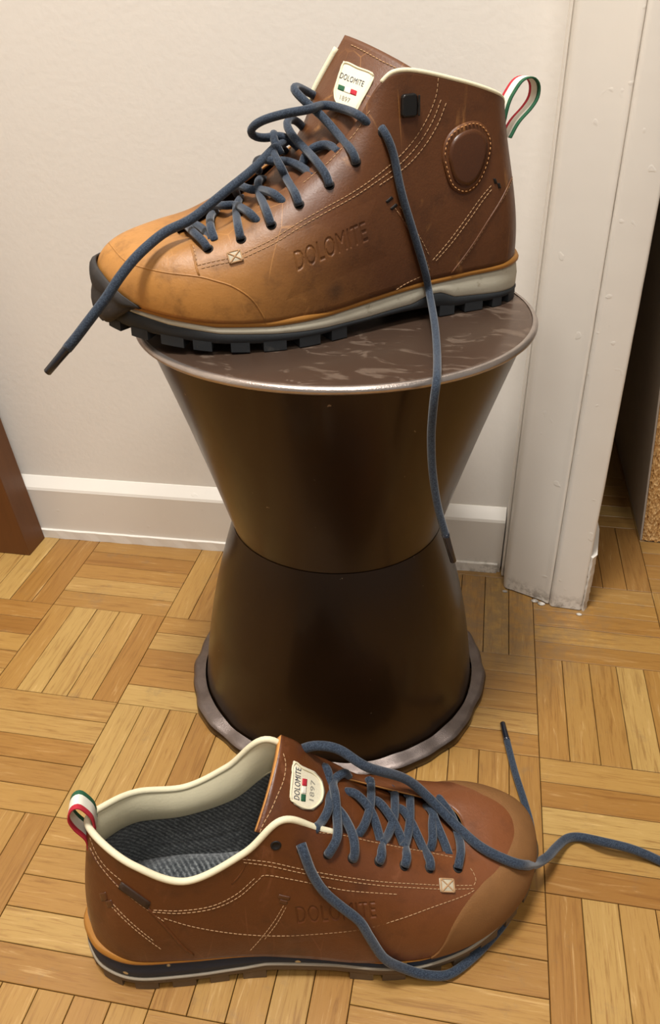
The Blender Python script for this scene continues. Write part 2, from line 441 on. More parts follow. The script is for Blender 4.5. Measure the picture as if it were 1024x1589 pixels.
V, F = lathe(pr, 128, wb); mobj('waist_seam', V, F, M['bronze'], stool, fix=True)

# ------------------------------------------------------------------ shoe materials
def m_leather(name, brown, tan, dark, zlo, zhi, xk, rough=.42, spots=()):
    """leather whose own dye runs from tan at toe and welt to brown at the shaft (patina that belongs to the hide)"""
    t = NT(name); v = t.coord(); x, y, z = t.xyz(v)
    w = t.math('ADD', x, t.math('MULTIPLY', z, xk))
    w = t.math('ADD', w, t.math('MULTIPLY', t.math('SUBTRACT', t.noise(v, 22, 4, .6), .5), .07))
    f = t.smooth(w, zlo, zhi)
    c = t.mix(f, brown, tan)
    n = t.noise(v, 55, 5, .62)
    c = t.mix(t.math('MULTIPLY', t.smooth(n, .48, .76), .52), c, dark)
    li = t.smooth(t.noise(t.coord(scale=(1, 1, .5), rot=(.2, .5, 0)), 34, 5, .7, .8), .58, .80)
    lt = tuple(min(1, k*1.45+.02) for k in tan[:3])+(1,)
    c = t.mix(t.math('MULTIPLY', li, .38), c, lt)
    wv = t.node('ShaderNodeTexVoronoi', feature='DISTANCE_TO_EDGE', ins={'Scale': 40.}); t.l.new(t.coord(scale=(1, 1, .22), rot=(.3, .4, .2)), wv.inputs['Vector'])
    scr = t.math('MULTIPLY', t.smooth(wv.outputs['Distance'], .018, .0), t.smooth(t.noise(v, 16, 2), .52, .66))
    c = t.mix(t.math('MULTIPLY', scr, .30), c, lt)
    for (sx, sy, sz, r, k) in spots:
        d = t.node('ShaderNodeVectorMath', operation='DISTANCE'); t.l.new(v, d.inputs[0]); d.inputs[1].default_value = (sx, sy, sz)
        dn = t.math('ADD', d.outputs['Value'], t.math('MULTIPLY', t.math('SUBTRACT', t.noise(v, 110, 4), .5), .006))
        c = t.mix(t.math('MULTIPLY', t.smooth(dn, r, r*.25), k), c, srgb(62, 42, 26))
    t.set(color=c, rough=t.math('ADD', t.math('MULTIPLY', n, .25), rough-.12), spec=.42)
    h = t.math('ADD', t.math('MULTIPLY', t.noise(v, 700, 3, .6), .30), t.math('ADD', t.noise(v, 42, 6, .62), t.math('MULTIPLY', t.noise(t.coord(scale=(1, 1, .35), rot=(0, .5, 0)), 130, 3, .6), .5)))
    t.bump(h, .30, .0014); return t.m
def m_rubber(name, c, dirt, amt):
    t = NT(name); v = t.coord(); n = t.noise(v, 70, 5, .7)
    t.set(color=t.mix(t.math('MULTIPLY', t.smooth(n, .56, .74), amt), c, dirt), rough=.62, spec=.3)
    t.bump(t.noise(v, 420, 3), .2, .0006); return t.m
def m_speck(name, c, fleck):
    t = NT(name); v = t.coord()
    vo = t.node('ShaderNodeTexVoronoi', ins={'Scale': 105., 'Randomness': 1.}); t.l.new(v, vo.inputs['Vector'])
    k = t.math('MULTIPLY', t.smooth(vo.outputs['Distance'], .24, .15), t.smooth(t.xyz(vo.outputs['Color'])[0], .45, .5))
    t.set(color=t.mix(k, c, fleck), rough=.6, spec=.3); t.bump(t.noise(v, 500, 2), .15, .0005); return t.m
def m_lace():
    t = NT('lace_cord'); v = t.coord()
    w = t.node('ShaderNodeTexVoronoi', ins={'Scale': 1050.}); t.l.new(v, w.inputs['Vector'])
    c = t.ramp(w.outputs['Distance'], [(0, srgb(70, 80, 92)), (.45, srgb(44, 54, 68)), (1, srgb(26, 33, 45))])
    t.set(color=c, rough=.8, spec=.2, sheen=.25); t.bump(w.outputs['Distance'], -.6, .0012); return t.m
def m_knit():
    t = NT('grey_knit'); v = t.coord(rot=(.2, .1, .5))
    w = t.node('ShaderNodeTexWave', wave_type='BANDS', bands_direction='DIAGONAL', ins={'Scale': 130., 'Distortion': 2.2, 'Detail': 3., 'Detail Scale': 4.}); t.l.new(v, w.inputs['Vector'])
    n = t.noise(v, 420, 4, .7)
    c = t.ramp(t.math('ADD', t.math('MULTIPLY', w.outputs['Fac'], .22), t.math('MULTIPLY', n, .8)), [(.3, srgb(38, 41, 44)), (.52, srgb(74, 77, 78)), (.8, srgb(150, 152, 150))])
    t.set(color=c, rough=.95, spec=.1, sheen=.3); t.bump(n, .5, .002); return t.m
M['boot_leather'] = m_leather('boot_leather', srgb(94, 55, 27), srgb(176, 122, 60), srgb(64, 36, 17), .09, .26, -.95, .46, ((.175, .052, .034, .011, .8), (.24, .05, .045, .007, .3)))
M['shoe_leather'] = m_leather('shoe_leather', srgb(90, 48, 21), srgb(114, 66, 36), srgb(62, 32, 15), .10, .25, -.5, .38)
M['suede'] = plain('tan_suede', srgb(120, 82, 46), .75, 0, .25, .16, 90, .4)
M['disc'] = plain('dark_leather', srgb(78, 44, 22), .36, 0, .45, .14, 50, .15)
M['edge'] = plain('raw_leather_edge', srgb(196, 138, 76), .8, 0, .2, .2, 120, .3)
M['cream'] = plain('cream_lining', srgb(222, 212, 180), .7, 0, .25, .07, 50, .25)
M['knit'] = m_knit()
M['welt'] = plain('amber_welt', srgb(158, 106, 42), .5, 0, .4, .12, 60, .2)
M['grey_foam'] = m_rubber('grey_midsole', srgb(186, 178, 158), srgb(116, 96, 66), .6)
M['black_rubber'] = m_rubber('black_rubber', srgb(40, 42, 44), srgb(92, 88, 80), .45)
M['guard'] = m_rubber('toe_rubber', srgb(48, 44, 42), srgb(96, 84, 74), .5)
M['navy_foam'] = m_speck('navy_midsole', srgb(34, 42, 56), srgb(200, 176, 130))
M['white_foam'] = plain('pale_line', srgb(150, 138, 120), .6)
M['brown_rubber'] = m_rubber('brown_rubber', srgb(96, 78, 58), srgb(128, 108, 84), .5)
M['thread'] = plain('cream_thread', srgb(170, 134, 98), .8, 0, .2, .2, 200, 0)
M['thread_tan'] = plain('tan_thread', srgb(190, 138, 90), .8, 0, .2, .2, 200, 0)
M['lace'] = m_lace()
M['aglet'] = plain('aglet_plastic', srgb(26, 30, 40), .22, 0, .6, .05, 60, 0)
M['black'] = plain('black_hole', srgb(24, 20, 18), .6, 0, .3, .1, 60, 0)
M['hook'] = plain('black_metal', srgb(44, 42, 40), .3, .6, .5, .1, 60, .1)
M['label'] = plain('label_cloth', srgb(222, 212, 186), .8, 0, .2, .06, 150, .3)
M['ink'] = plain('navy_ink', srgb(56, 60, 74), .8, 0, .2, .1, 60, 0)
M['pale_ink'] = plain('grey_ink', srgb(150, 146, 134), .8, 0, .2, .1, 60, 0)
M['red'] = plain('red_webbing', srgb(176, 44, 56), .8, 0, .2, .12, 200, .3)
M['white'] = plain('white_webbing', srgb(226, 220, 204), .8, 0, .2, .08, 200, .4)
M['green'] = plain('green_webbing', srgb(44, 88, 62), .8, 0, .2, .12, 200, .3)
M['tab'] = plain('dark_tab', srgb(54, 38, 28), .6, 0, .3, .1, 80, .2)
M['bartack'] = plain('stone_thread', srgb(186, 174, 150), .85, 0, .2, .2, 260, .5)
M['stain'] = None

# ------------------------------------------------------------------ shoe geometry (mm, x heel->toe, y towards the outer side)
B_ST = [(6, 0), (11, 20), (30, 36), (65, 40.5), (105, 42), (143, 47.5), (180, 54.5), (220, 58), (255, 53.5), (285, 41), (306, 21), (317, -8),
        (313, -31), (290, -50), (257, -58), (220, -59), (180, -52), (143, -41), (105, -36.5), (65, -35), (30, -32.5), (11, -18)]
T_LOW = [(14.5, 0, 130), (23, 14, 125), (44, 28, 115), (74, 34, 102), (111, 32, 119), (136, 27, 139), (162, 22.5, 120), (196, 19.5, 98), (232, 17, 76), (252, 13, 68), (261, 6, 68), (263, -5, 69),
         (261, -15, 70), (253, -22, 73), (237, -25, 79), (196, -27, 99), (165, -28, 118), (132, -30, 151), (104, -35, 124), (74, -36, 108), (43, -30, 116), (25, -15, 125)]
T_BOOT = [(23, 0, 135), (29, 15, 138), (45, 30, 145), (78, 35, 154), (117, 35.5, 161), (133, 32, 153), (152, 26, 125), (190, 21, 97), (232, 18, 75), (252, 14, 68), (261, 6, 67), (263, -5, 68),
          (261, -15, 70), (253, -22, 73), (237, -25, 79), (196, -27, 99), (160, -28, 122), (135, -32, 153), (117, -36, 160), (78, -36, 154), (45, -30, 145), (29, -15, 138)]
FZ_X = [0, 30, 61, 104, 143, 178, 220, 255, 283, 303, 318]
FZ_Z = [33, 32, 31, 28, 25, 22, 21, 23, 28, 33, 37]
fz = lambda x: np.interp(x, FZ_X, FZ_Z)
PLAN = np.array([(0, 0), (.012, .045), (.04, .085), (.10, .118), (.20, .128), (.35, .133), (.5, .155), (.62, .180), (.72, .182), (.82, .160), (.91, .110), (.975, .05), (1.008, -.025),
                 (1.004, -.09), (.965, -.145), (.87, -.182), (.74, -.190), (.65, -.183), (.5, -.14), (.4, -.118), (.3, -.11), (.2, -.115), (.1, -.108), (.04, -.08), (.012, -.045)])*318.
NS = 22
def cr_eval(P, u):
    """periodic Catmull-Rom through the stations"""
    P = np.array(P, float); u = np.asarray(u, float) % len(P); i = np.floor(u).astype(int); t = (u-i)[:, None]; N = len(P)
    a, b, c, d = P[(i-1) % N], P[i % N], P[(i+1) % N], P[(i+2) % N]
    return .5*(2*b+(c-a)*t+(2*a-5*b+4*c-d)*t*t+(3*b-a-3*c+d)*t**3)

B_LOW = [(x+d, y) for (x, y), d in zip(B_ST, [-3, -2, 0, 0, 0, 0, 0, 0, .5, 1.2, 2, 2.5, 2.5, 1.5, .5]+[0]*6+[-2])]
B_BOOT = [(x, y+d) for (x, y), d in zip(B_ST, [0, 0, 0, 0, 1, 3.5, 4, 2]+[0]*14)]

class Shoe:
    def __init__(s, name, o, z, ang, side, T, low):
        s.o = np.array([o[0], o[1], z]); s.side = side; s.low = low
        s.e = np.array([math.cos(ang), math.sin(ang), 0]); s.n = np.array([-s.e[1], s.e[0], 0])
        s.root = empty(name, tuple(s.o), ang)
        BS = B_LOW if low else B_BOOT
        B = np.array([(x, y, fz(x)-1.) for x, y in BS]); T = np.array(T, float)
        P1, P2 = B.copy(), T.copy()
        ctr = np.array([(min(max(x, 45), 255), -2.) for x, y in BS])
        for i in range(NS):
            out = B[i, :2]-ctr[i]; out /= np.linalg.norm(out); H = T[i, 2]-B[i, 2]; k = min(i, NS-i)
            #          out1 up1  toward down2  (shape of the side from welt to top edge)
            o1, u1, k2, d2 = {0: (3 if low else -1, .36, .25, .33), 1: (1, .36, .25, .33), 2: (2, .36, .25, .33), 3: (2, .36, .3, .33), 4: (2, .38, .3, .33), 5: (2, .45, .35, .24),
                              6: (3, .48, .45, .14), 7: (4, .52, .50, .07), 8: (4, .60, .52, .0), 9: (4, .70, .56, -.04), 10: (4, .78, .6, -.06), 11: (4, .80, .62, -.06)}[k]
            P1[i, :2] += out*o1; P1[i, 2] += u1*H
            P2[i, :2] += (B[i, :2]-T[i, :2])*k2; P2[i, 2] -= d2*H
        s.C = (B, P1, P2, T)
        s.NU, s.NV = 264, 44
        u = np.linspace(0, NS, s.NU, endpoint=False); v = np.linspace(0, 1, s.NV)
        s.G = np.stack([s.S(u, np.full_like(u, x)) for x in v], 1)          # NU,NV,3 metres, local
        s.bvh = BVHTree.FromPolygons([Vector(p) for p in s.G.reshape(-1, 3)], grid_faces(s.NU, s.NV, True, flip=side > 0))
        s.all = None
    def S(s, u, v):
        u = np.atleast_1d(u).astype(float); v = np.atleast_1d(v).astype(float)[:, None]
        b = [cr_eval(c, u) for c in s.C]
        p = b[0]*(1-v)**3+3*b[1]*v*(1-v)**2+3*b[2]*v*v*(1-v)+b[3]*v**3
        p = p.copy(); p[:, 1] *= s.side
        return p/1000.
    def SN(s, u, v):
        u = np.atleast_1d(u).astype(float); v = np.atleast_1d(v).astype(float); e = 1e-3
        du = s.S(u+e*5, v)-s.S(u-e*5, v); dv = s.S(u, np.minimum(v+e, 1))-s.S(u, np.maximum(v-e, 0))
        n = np.cross(dv, du)*s.side; n /= np.linalg.norm(n, axis=1)[:, None]+1e-12
        return s.S(u, v), n
    def loc(s, P):                      # world -> local
        d = np.asarray(P, float)-s.o; return np.array([d@s.e, d@s.n, d[2]])
    def at(s, px, y):                   # photo pixel on the plane y (mm, outer side +)
        P = on_plane(px, s.n*s.side, s.o@(s.n*s.side)+y/1000.); return s.loc(P)
    def lray(s, px):
        r = ray(px); return s.loc(CAM), np.array([r@s.e, r@s.n, r[2]])
    def hit(s, px, bvh=None):
        o, d = s.lray(px)
        h = (bvh or s.bvh).ray_cast(Vector(o), Vector(d))
        if h[0] is None: return None
        n = np.array(h[1]);
        if n@d > 0: n = -n
        return np.array(h[0]), n, h[2]
    def uv(s, px):
        h = s.hit(px)
        if h is None: return None
        q = h[2]; i, j = divmod(q, s.NV-1)
        # refine inside the cell
        best = None
        for a in np.linspace(0, 1, 5):
            for b in np.linspace(0, 1, 5):
                uu, vv = (i+a)*NS/s.NU, (j+b)/(s.NV-1)
                dd = np.linalg.norm(s.S(uu, vv)[0]-h[0])
                if best is None or dd < best[0]: best = (dd, uu, vv)
        return best[1], best[2]
    # -------- pieces
    def flip(s): return s.side > 0
    def mesh(s, name, G, mat, closed=False, parent=None, flip=None, smooth=True):
        nu, nv = G.shape[:2]
        return mobj(name, G.reshape(-1, 3), grid_faces(nu, nv, closed, flip=s.flip() if flip is None else flip), mat, parent or s.root, smooth)
    def snap(s, pts, lift=.0003, bvh=None):
        out = []; nn = []
        for p in pts:
            h = s.hit(p, bvh)
            if h is None: continue
            out.append(h[0]+h[1]*lift); nn.append(h[1])
        return np.array(out), np.array(nn)
    def line(s, pts, bvh=None, lift=.0002, n=10):
        c = cr_curve(pts, n) if len(pts) > 2 else np.linspace(pts[0], pts[1], 14)
        P, N = s.snap(c, lift, bvh)
        return P
    def stitches(s, acc, pts, pitch=.0031, ln=.0023, r=.0003, bvh=None):
        P = s.line(pts, bvh)
        if len(P) < 3: return
        Q = resample(P, pitch/5)
        L = max(2, int(round(ln/pitch*5)))
        for i in range(0, len(Q)-L, 5):
            q = Q[i:i+L+1]
            V, F = tube(q, np.r_[r*.55, np.full(len(q)-2, r), r*.55], 5); acc.add(V, F)
    def patch(s, name, poly, mat, thick, dome=0., parent=None, bvh=None, n=6, nb=48, rnd=True):
        poly = np.array(poly, float); c = poly.mean(0)
        b = cr_curve(poly, max(2, nb//len(poly)), True) if rnd else resample(np.vstack([poly, poly[:1]]), n=nb+1)[:-1]
        rows = []
        for k in range(n+1):
            f = k/n; row = []
            for p in b:
                h = s.hit(c+(p-c)*f, bvh)
                if h is None: return None
                row.append(h[0]+h[1]*(thick+dome*(1-f*f)))
                last = h
            rows.append(row)
        row = []
        for p in b:
            h = s.hit(p, bvh); row.append(h[0]-h[1]*.0004)
        rows.append(row)
        V = [p for r_ in rows for p in r_]; m_ = len(b)
        F = [(i*m_+k, i*m_+(k+1) % m_, (i+1)*m_+(k+1) % m_, (i+1)*m_+k) for i in range(len(rows)-1) for k in range(m_)]
        o = mobj(name, V, F, mat, parent or s.root, smooth=True, fix=True)
        return o
    def ring(s, name, poly, r, mat, parent=None, bvh=None, lift=0.):
        b = cr_curve(poly, 8, True); P, N = s.snap(b, lift, bvh)
        V, F = tube(np.vstack([P, P[:1]]), r, 8); return mobj(name, V, F, mat, parent or s.root)

def text_mesh(txt, size=1., font_scale=1.0):
    c = bpy.data.curves.new('glyphs', 'FONT'); c.body = txt; c.size = size; c.space_character = 1.08
    c.resolution_u = 3
    o = bpy.data.objects.new('glyphs', c); col.objects.link(o)
    dg = bpy.context.evaluated_depsgraph_get(); dg.update()
    me = bpy.data.meshes.new_from_object(o.evaluated_get(dg))
    V = np.array([v.co[:2] for v in me.vertices]); F = [tuple(p.vertices) for p in me.polygons]
    bpy.data.objects.remove(o); bpy.data.curves.remove(c); bpy.data.meshes.remove(me)
    lo, hi = V.min(0), V.max(0)
    return (V-lo)/(hi-lo), F
def quad(q, s, t):
    bl, br, tr, tl = [np.array(k, float) for k in q]
    return bl*(1-s)*(1-t)+br*s*(1-t)+tr*s*t+tl*(1-s)*t
def print_text(shoe, name, txt, q, mat, parent, bvh=None, lift=.0003):
    V, F = text_mesh(txt)
    bm = bmesh.new(); vs = [bm.verts.new((a, b, 0)) for a, b in V]
    for f in F:
        try: bm.faces.new([vs[i] for i in f])
        except ValueError: pass
    bmesh.ops.triangulate(bm, faces=bm.faces)
    bmesh.ops.subdivide_edges(bm, edges=[e for e in bm.edges if e.calc_length() > .06], cuts=2, use_grid_fill=False)
    bmesh.ops.triangulate(bm, faces=[f for f in bm.faces if len(f.verts) > 3])
    for v in bm.verts:
        h = shoe.hit(quad(q, v.co.x, v.co.y), bvh)
        if h is not None: v.co = h[0]+h[1]*lift
    return bm_obj(name, bm, mat, parent)
def deboss_text(shoe, name, txt, q, mat, parent, depth=.00066, ns=360, nt=130, pad=.12):
    """a leather panel that follows the upper, with the letters pressed into it"""
    V, F = text_mesh(txt)
    b2 = BVHTree.FromPolygons([Vector((a, b, 0)) for a, b in V], F)
    S_ = np.linspace(-.3, 1.3, ns); T_ = np.linspace(-1.5, 2.2, nt); pos = np.zeros((ns, nt, 3))
    ins = np.zeros((ns, nt))
    for i, a in enumerate(S_):
        for j, b in enumerate(T_):
            ins[i, j] = 1. if b2.ray_cast(Vector((a, b, 1)), Vector((0, 0, -1)))[0] is not None else 0.
    k = ins.copy()
    for _ in range(2):
        k = (k+np.roll(k, 1, 0)+np.roll(k, -1, 0)+np.roll(k, 1, 1)+np.roll(k, -1, 1))/5
    rim = np.clip(k*(1-ins)*2.2, 0, 1)
    for i, a in enumerate(S_):
        for j, b in enumerate(T_):
            h = shoe.hit(quad(q, a, b))
            if h is None: h = last
            last = h
            e = min(i, ns-1-i)/(ns*.19); e2 = min(j, nt-1-j)/(nt*.38); w = min(1, e, e2); w = w*w*(3-2*w)
            pos[i, j] = h[0]+h[1]*(-.0001+w*(.0007+.0001*rim[i, j]-depth*k[i, j]))
    return mobj(name, pos.reshape(-1, 3), grid_faces(ns, nt, flip=False), mat, parent, fix=False)

PLAN_BOOT = PLAN.copy(); PLAN_BOOT[5:9, 1] += [2., 5., 4., 1.]
def plan_curve(s, inset=0., n=240):
    pl = PLAN+np.clip(np.abs(PLAN[:, :1]-159)/159-.75, 0, .25)*np.sign(PLAN[:, :1]-159)*np.array([[1., 0]])*np.where(PLAN[:, :1] > 159, 6., 12.) if s.low else PLAN_BOOT
    P = resample(np.vstack([cr_curve(pl, 16, True), pl[:1]]), n=n+1)[:-1]
    T = np.roll(P, -1, 0)-np.roll(P, 1, 0); T /= np.linalg.norm(T, axis=1)[:, None]
    N = np.stack([-T[:, 1], T[:, 0]], 1)         # outward for this winding
    if ((P+N-[160, 0])**2).sum() < ((P-[160, 0])**2).sum(): N = -N
    return P-N*inset, N

def spring(x): return np.where(x > 215, ((np.maximum(x, 215)-215)/103.)**2*13., 0.)+np.where(x < 14, (14-np.minimum(x, 14))/14*2.5, 0)
def sole_band(s, name, z0, z1, mat, ins=(0, 0), bulge=.6, parent=None, rnd=.8):
    P, N = plan_curve(s)
    a, b = z0(P[:, 0]), z1(P[:, 0]); rows = []
    prof = [(ins[0]+rnd, 0), (ins[0]+rnd*.25, .12), (ins[0]*.5+ins[1]*.5-bulge, .5), (ins[1]+rnd*.25, .88), (ins[1]+rnd, 1)]
    prof = [(14, 0)]+prof+[(14, 1)]
    V = []
    for d, t in prof:
        Q = P-N*d; z = a+(b-a)*t
        V += [(q[0]/1000, s.side*q[1]/1000, zz/1000) for q, zz in zip(Q, z)]
    n = len(P); F = [(i*n+k, i*n+(k+1) % n, (i+1)*n+(k+1) % n, (i+1)*n+k) for i in range(len(prof)-1) for k in range(n)]
    o = 0
    # close top and bottom across the foot
    for r_, rev in ((0, False), (len(prof)-1, True)):
        for k in range(n//2-1):
            F.append((r_*n+k, r_*n+k+1, r_*n+n-2-k, r_*n+n-1-k))
    return mobj(name, V, F, mat, parent or s.root, fix=True)

def lace_mesh(s, name, pts, r, parent, mat=None, dens=9, surf=None):
    """pts: (px, py[, lift mm]) on the shoe, (px, py, 'y', mm) in a plane along the shoe, (px, py, 'w', z) at world height, (px, py, 'd', y) at world depth"""
    P = []
    for p in pts:
        if len(p) == 4 and p[2] == 'y': P.append(s.at(p[:2], p[3]))
        elif len(p) == 4 and p[2] == 'w': P.append(s.loc(on_z(p[:2], p[3])))
        elif len(p) == 4 and p[2] == 'd': P.append(s.loc(on_plane(p[:2], (0, 1, 0), p[3])))
        else:
            h = s.hit(p[:2], surf or s.all)
            if h is None: continue
            P.append(h[0]+h[1]*(r[0] if isinstance(r, tuple) else r)*.9+h[1]*(p[2]/1000. if len(p) > 2 else .0003))
    C = resample(cr_curve(P, dens), .0022)
    for _ in range(2): C[1:-1] = (C[:-2]+2*C[1:-1]+C[2:])/4
    rr = np.linspace(r[0], r[1], len(C)) if isinstance(r, tuple) else r
    V, F = tube(C, rr, 10); o = mobj(name, V, F, mat or M['lace'], parent)
    return o, C
def aglet(s, C, r, parent, ln=None, pts=None):
    d = C[-1]-C[-4]; d /= np.linalg.norm(d)
    Q = np.array([C[-1]-d*.002, C[-1]+d*.001, C[-1]+d*.008, C[-1]+d*(ln or .017), C[-1]+d*((ln or .017)+.0006)])
    V, F = tube(Q, [r*1.02, r*.92, r*.85, r*.8, r*.6], 12); return mobj('aglet', V, F, M['aglet'], parent)

def build_common(s, leather, mats):
    welt, mid, black = mats['welt'], mats['mid'], mats['out']
    bt = mats['black_top']; zb = lambda x: spring(x)
    # upper
    up = s.mesh('upper', s.G, [leather, M['edge']], True); solidify(up, .0018, -1); up.modifiers['thickness'].material_offset_rim = 1
    s.upper = up
    # sole stack
    if mats.get('line'):
        sole_band(s, 'midsole', lambda x: bt(x)+1.8, lambda x: fz(x)-mats['wt'](x)+.3, mid, (.5, 1.5), .8)
        sole_band(s, 'sole_line', lambda x: bt(x)+.1, lambda x: bt(x)+1.9, M['white_foam'], (-.2, .1), .4, rnd=.4)
    else:
        sole_band(s, 'midsole', lambda x: bt(x)-.3, lambda x: fz(x)-mats['wt'](x)+.3, mid, (.3, 1.5), .6)
    sole_band(s, 'welt', lambda x: fz(x)-mats['wt'](x), lambda x: fz(x)+.3, welt, (.2, 1.1), .5)
    ot = sole_band(s, 'outsole', lambda x: np.minimum(zb(x)+5.5+mats['arch'](x), bt(x)-1.), lambda x: bt(x), black, (.2, .2), .3)
    # tread lugs round the edge, each a sub-part of the outsole
    P, N = plan_curve(s); cum = np.r_[0, np.cumsum(np.linalg.norm(np.diff(P, axis=0), axis=1))]; tot = cum[-1]+np.linalg.norm(P[0]-P[-1])
    d = 4.
    while d < tot-14:
        L = random.uniform(15, 19)
        ii = [i for i in range(len(P)) if d <= cum[i] <= d+L]
        x = P[ii, 0]
        if len(ii) >= 4 and not (mats['gap'][0] < x.mean() < mats['gap'][1]):
            V = []; nn = len(ii)
            for di, zz in ((.0, 0.), (.3, 1.), (15, 1.), (13, 0.)):
                for a, i in enumerate(ii):
                    e = 1.2 if (zz == 0 and a == 0) else (-1.2 if zz == 0 and a == nn-1 else 0)
                    q = P[i]-N[i]*di; zl = zb(P[i, 0]); zh = min(zl+6.5+mats['arch'](P[i, 0]), bt(P[i, 0])-.4)
                    V.append((q[0]/1000, s.side*q[1]/1000, (zl+(zh-zl)*zz)/1000))
            F = [(r_*nn+a, r_*nn+a+1, ((r_+1) % 4)*nn+a+1, ((r_+1) % 4)*nn+a) for r_ in range(4) for a in range(nn-1)]
            F += [(0, nn, 2*nn, 3*nn), (nn-1, 4*nn-1, 3*nn-1, 2*nn-1)]
            mobj('lug', V, F, black, ot, smooth=False, fix=True)
        d += L+random.uniform(5.5, 7.5)
    # collar lining, inner sock, footbed
    U0, U1 = -6.0, 6.0
    u = np.linspace(U0, U1, 110)
    def inner(v0, v1, nv, off, name, mat):
        G = np.zeros((len(u), nv, 3))
        for j, v in enumerate(np.linspace(v0, v1, nv)):
            p, n = s.SN(u, np.full_like(u, v)); o_ = np.array([off(v, k) for k in u])
            G[:, j] = p-n*o_[:, None]
        return s.mesh(name, G, mat, flip=not s.flip())
    pad = lambda v, k: .0022+.0042*math.sin(math.pi*min(1, max(0, (1-v)/.42)))*max(0, 1-max(0, abs(k)-4.3)/1.2)
    cl = inner(mats['lin'], 1., 14, pad, 'collar_lining', M['cream'])
    inner(.06, mats['lin']+.03, 12, lambda v, k: .0032+.0006*math.sin(v*40), 'sock_lining', M['knit'])
    ub = np.linspace(mats['roll'][0], mats['roll'][1], 150)
    p, n = s.SN(ub, np.ones_like(ub))
    V, F = tube(p-n*.0012-np.array([0, 0, .0004]), mats['rollr'], 10); mobj('collar_edge', V, F, M['cream'], s.root)
    us = np.linspace(-5.2, 5.2, 110); p, n = s.SN(us, np.full_like(us, mats['lin']+.015)); V, F = tube(p-n*.0034, .0008, 6)
    mobj('lining_seam', V, F, M['cream'], s.root)
    K, Nn = plan_curve(s, 4.5)
    V = []; n_ = len(K)
    for f in (1., .66, .33): V += [((q[0]*f+150*(1-f))/1000, s.side*q[1]*f/1000, (fz(q[0])+6+3*f*f)/1000) for q in K]
    V.append((.150, 0, (fz(150)+6)/1000))
    F = [(i*n_+k, i*n_+(k+1) % n_, (i+1)*n_+(k+1) % n_, (i+1)*n_+k) for i in range(2) for k in range(n_)]+[(2*n_+k, 2*n_+(k+1) % n_, 3*n_) for k in range(n_)]
    fb = mobj('footbed', V, F, M['knit'], s.root, fix=True); solidify(fb, .003, -1)
    return up

def tongue(s, ctr, leather, hw, drop, tilt, n=60, m_=41, th=.0026):
    """ctr: (x, y, z, tilt mm across) from throat to top"""
    C = cr_curve(ctr, 10); C = resample(C, n=n); T = np.gradient(C[:, :3], axis=0)
    T[:, 1] = 0; T /= np.linalg.norm(T, axis=1)[:, None]
    Nm = np.stack([-T[:, 2], 0*T[:, 0], T[:, 0]], 1)
    Nm *= np.sign(Nm[:, 2:3]+1e-9)
    G = np.zeros((n, m_, 3))
    for i in range(n):
        f = i/(n-1); w = np.interp(f, [0, .3, .7, 1], hw)
        for j, t in enumerate(np.linspace(-1, 1, m_)):
            d = np.interp(f, [0, .3, .7, 1], drop)*abs(t)**2.2
            p = C[i, :3]-Nm[i]*d
            sk = np.interp(f, [0, .55, 1], [0, .3, 1])*t
            p = p+np.array([tilt[0]*sk, w*t, tilt[1]*sk])
            G[i, j] = (p[0]/1000, s.side*p[1]/1000, p[2]/1000)
    o = s.mesh('tongue', G, [leather, M['edge']], flip=s.side > 0)
    s.tongue_grid = G
    s.tb = BVHTree.FromPolygons([Vector(p) for p in G.reshape(-1, 3)], grid_faces(n, m_))
    solidify(o, th, -1); o.modifiers['thickness'].material_offset_rim = 1
    V = [tuple(p) for p in s.G.reshape(-1, 3)]+[tuple(p) for p in G.reshape(-1, 3)]
    F = grid_faces(s.NU, s.NV, True)+grid_faces(n, m_, off=s.NU*s.NV)
    s.all = BVHTree.FromPolygons([Vector(p) for p in V], F)
    # lining of the tongue
    G2 = G.copy(); nn = np.cross(np.gradient(G, axis=0), np.gradient(G, axis=1)); nn /= np.linalg.norm(nn, axis=2)[:, :, None]+1e-12
    nn *= np.sign(nn[:, :, 2:3]*1.0+nn[:, :, 0:1]*.6)
    G2 = G-nn*(th+.0006); i0 = int(n*.45)
    o2 = s.mesh('tongue_lining', G2[i0:-1, 1:-1], M['cream'], flip=s.side > 0); solidify(o2, .0015, -1)
    return o

def tricolour_loop(s, path, y0, y1, parent=None, cols=('green', 'white', 'red')):
    """webbing loop: path in (x, z) mm, stripes across y"""
    C = resample(cr_curve(path, 8), n=40); ys = [y0, y0+(y1-y0)*.24, y0+(y1-y0)*.76, y1]
    V = []; F = []; mi = []
    for x, z in C:
        for y in ys: V.append((x/1000, s.side*y/1000, z/1000))
    for i in range(len(C)-1):
        for j in range(3): F.append((i*4+j, (i+1)*4+j, (i+1)*4+j+1, i*4+j+1)); mi.append(j)
    o = mobj('pull_tab', V, F, [M[c] for c in cols], parent or s.root, fix=False)
    o.data.polygons.foreach_set('material_index', mi); solidify(o, .0011, 0); bevel(o, .0003, 2)
    o['label'] = 'green, white and red striped heel loop'
    return o

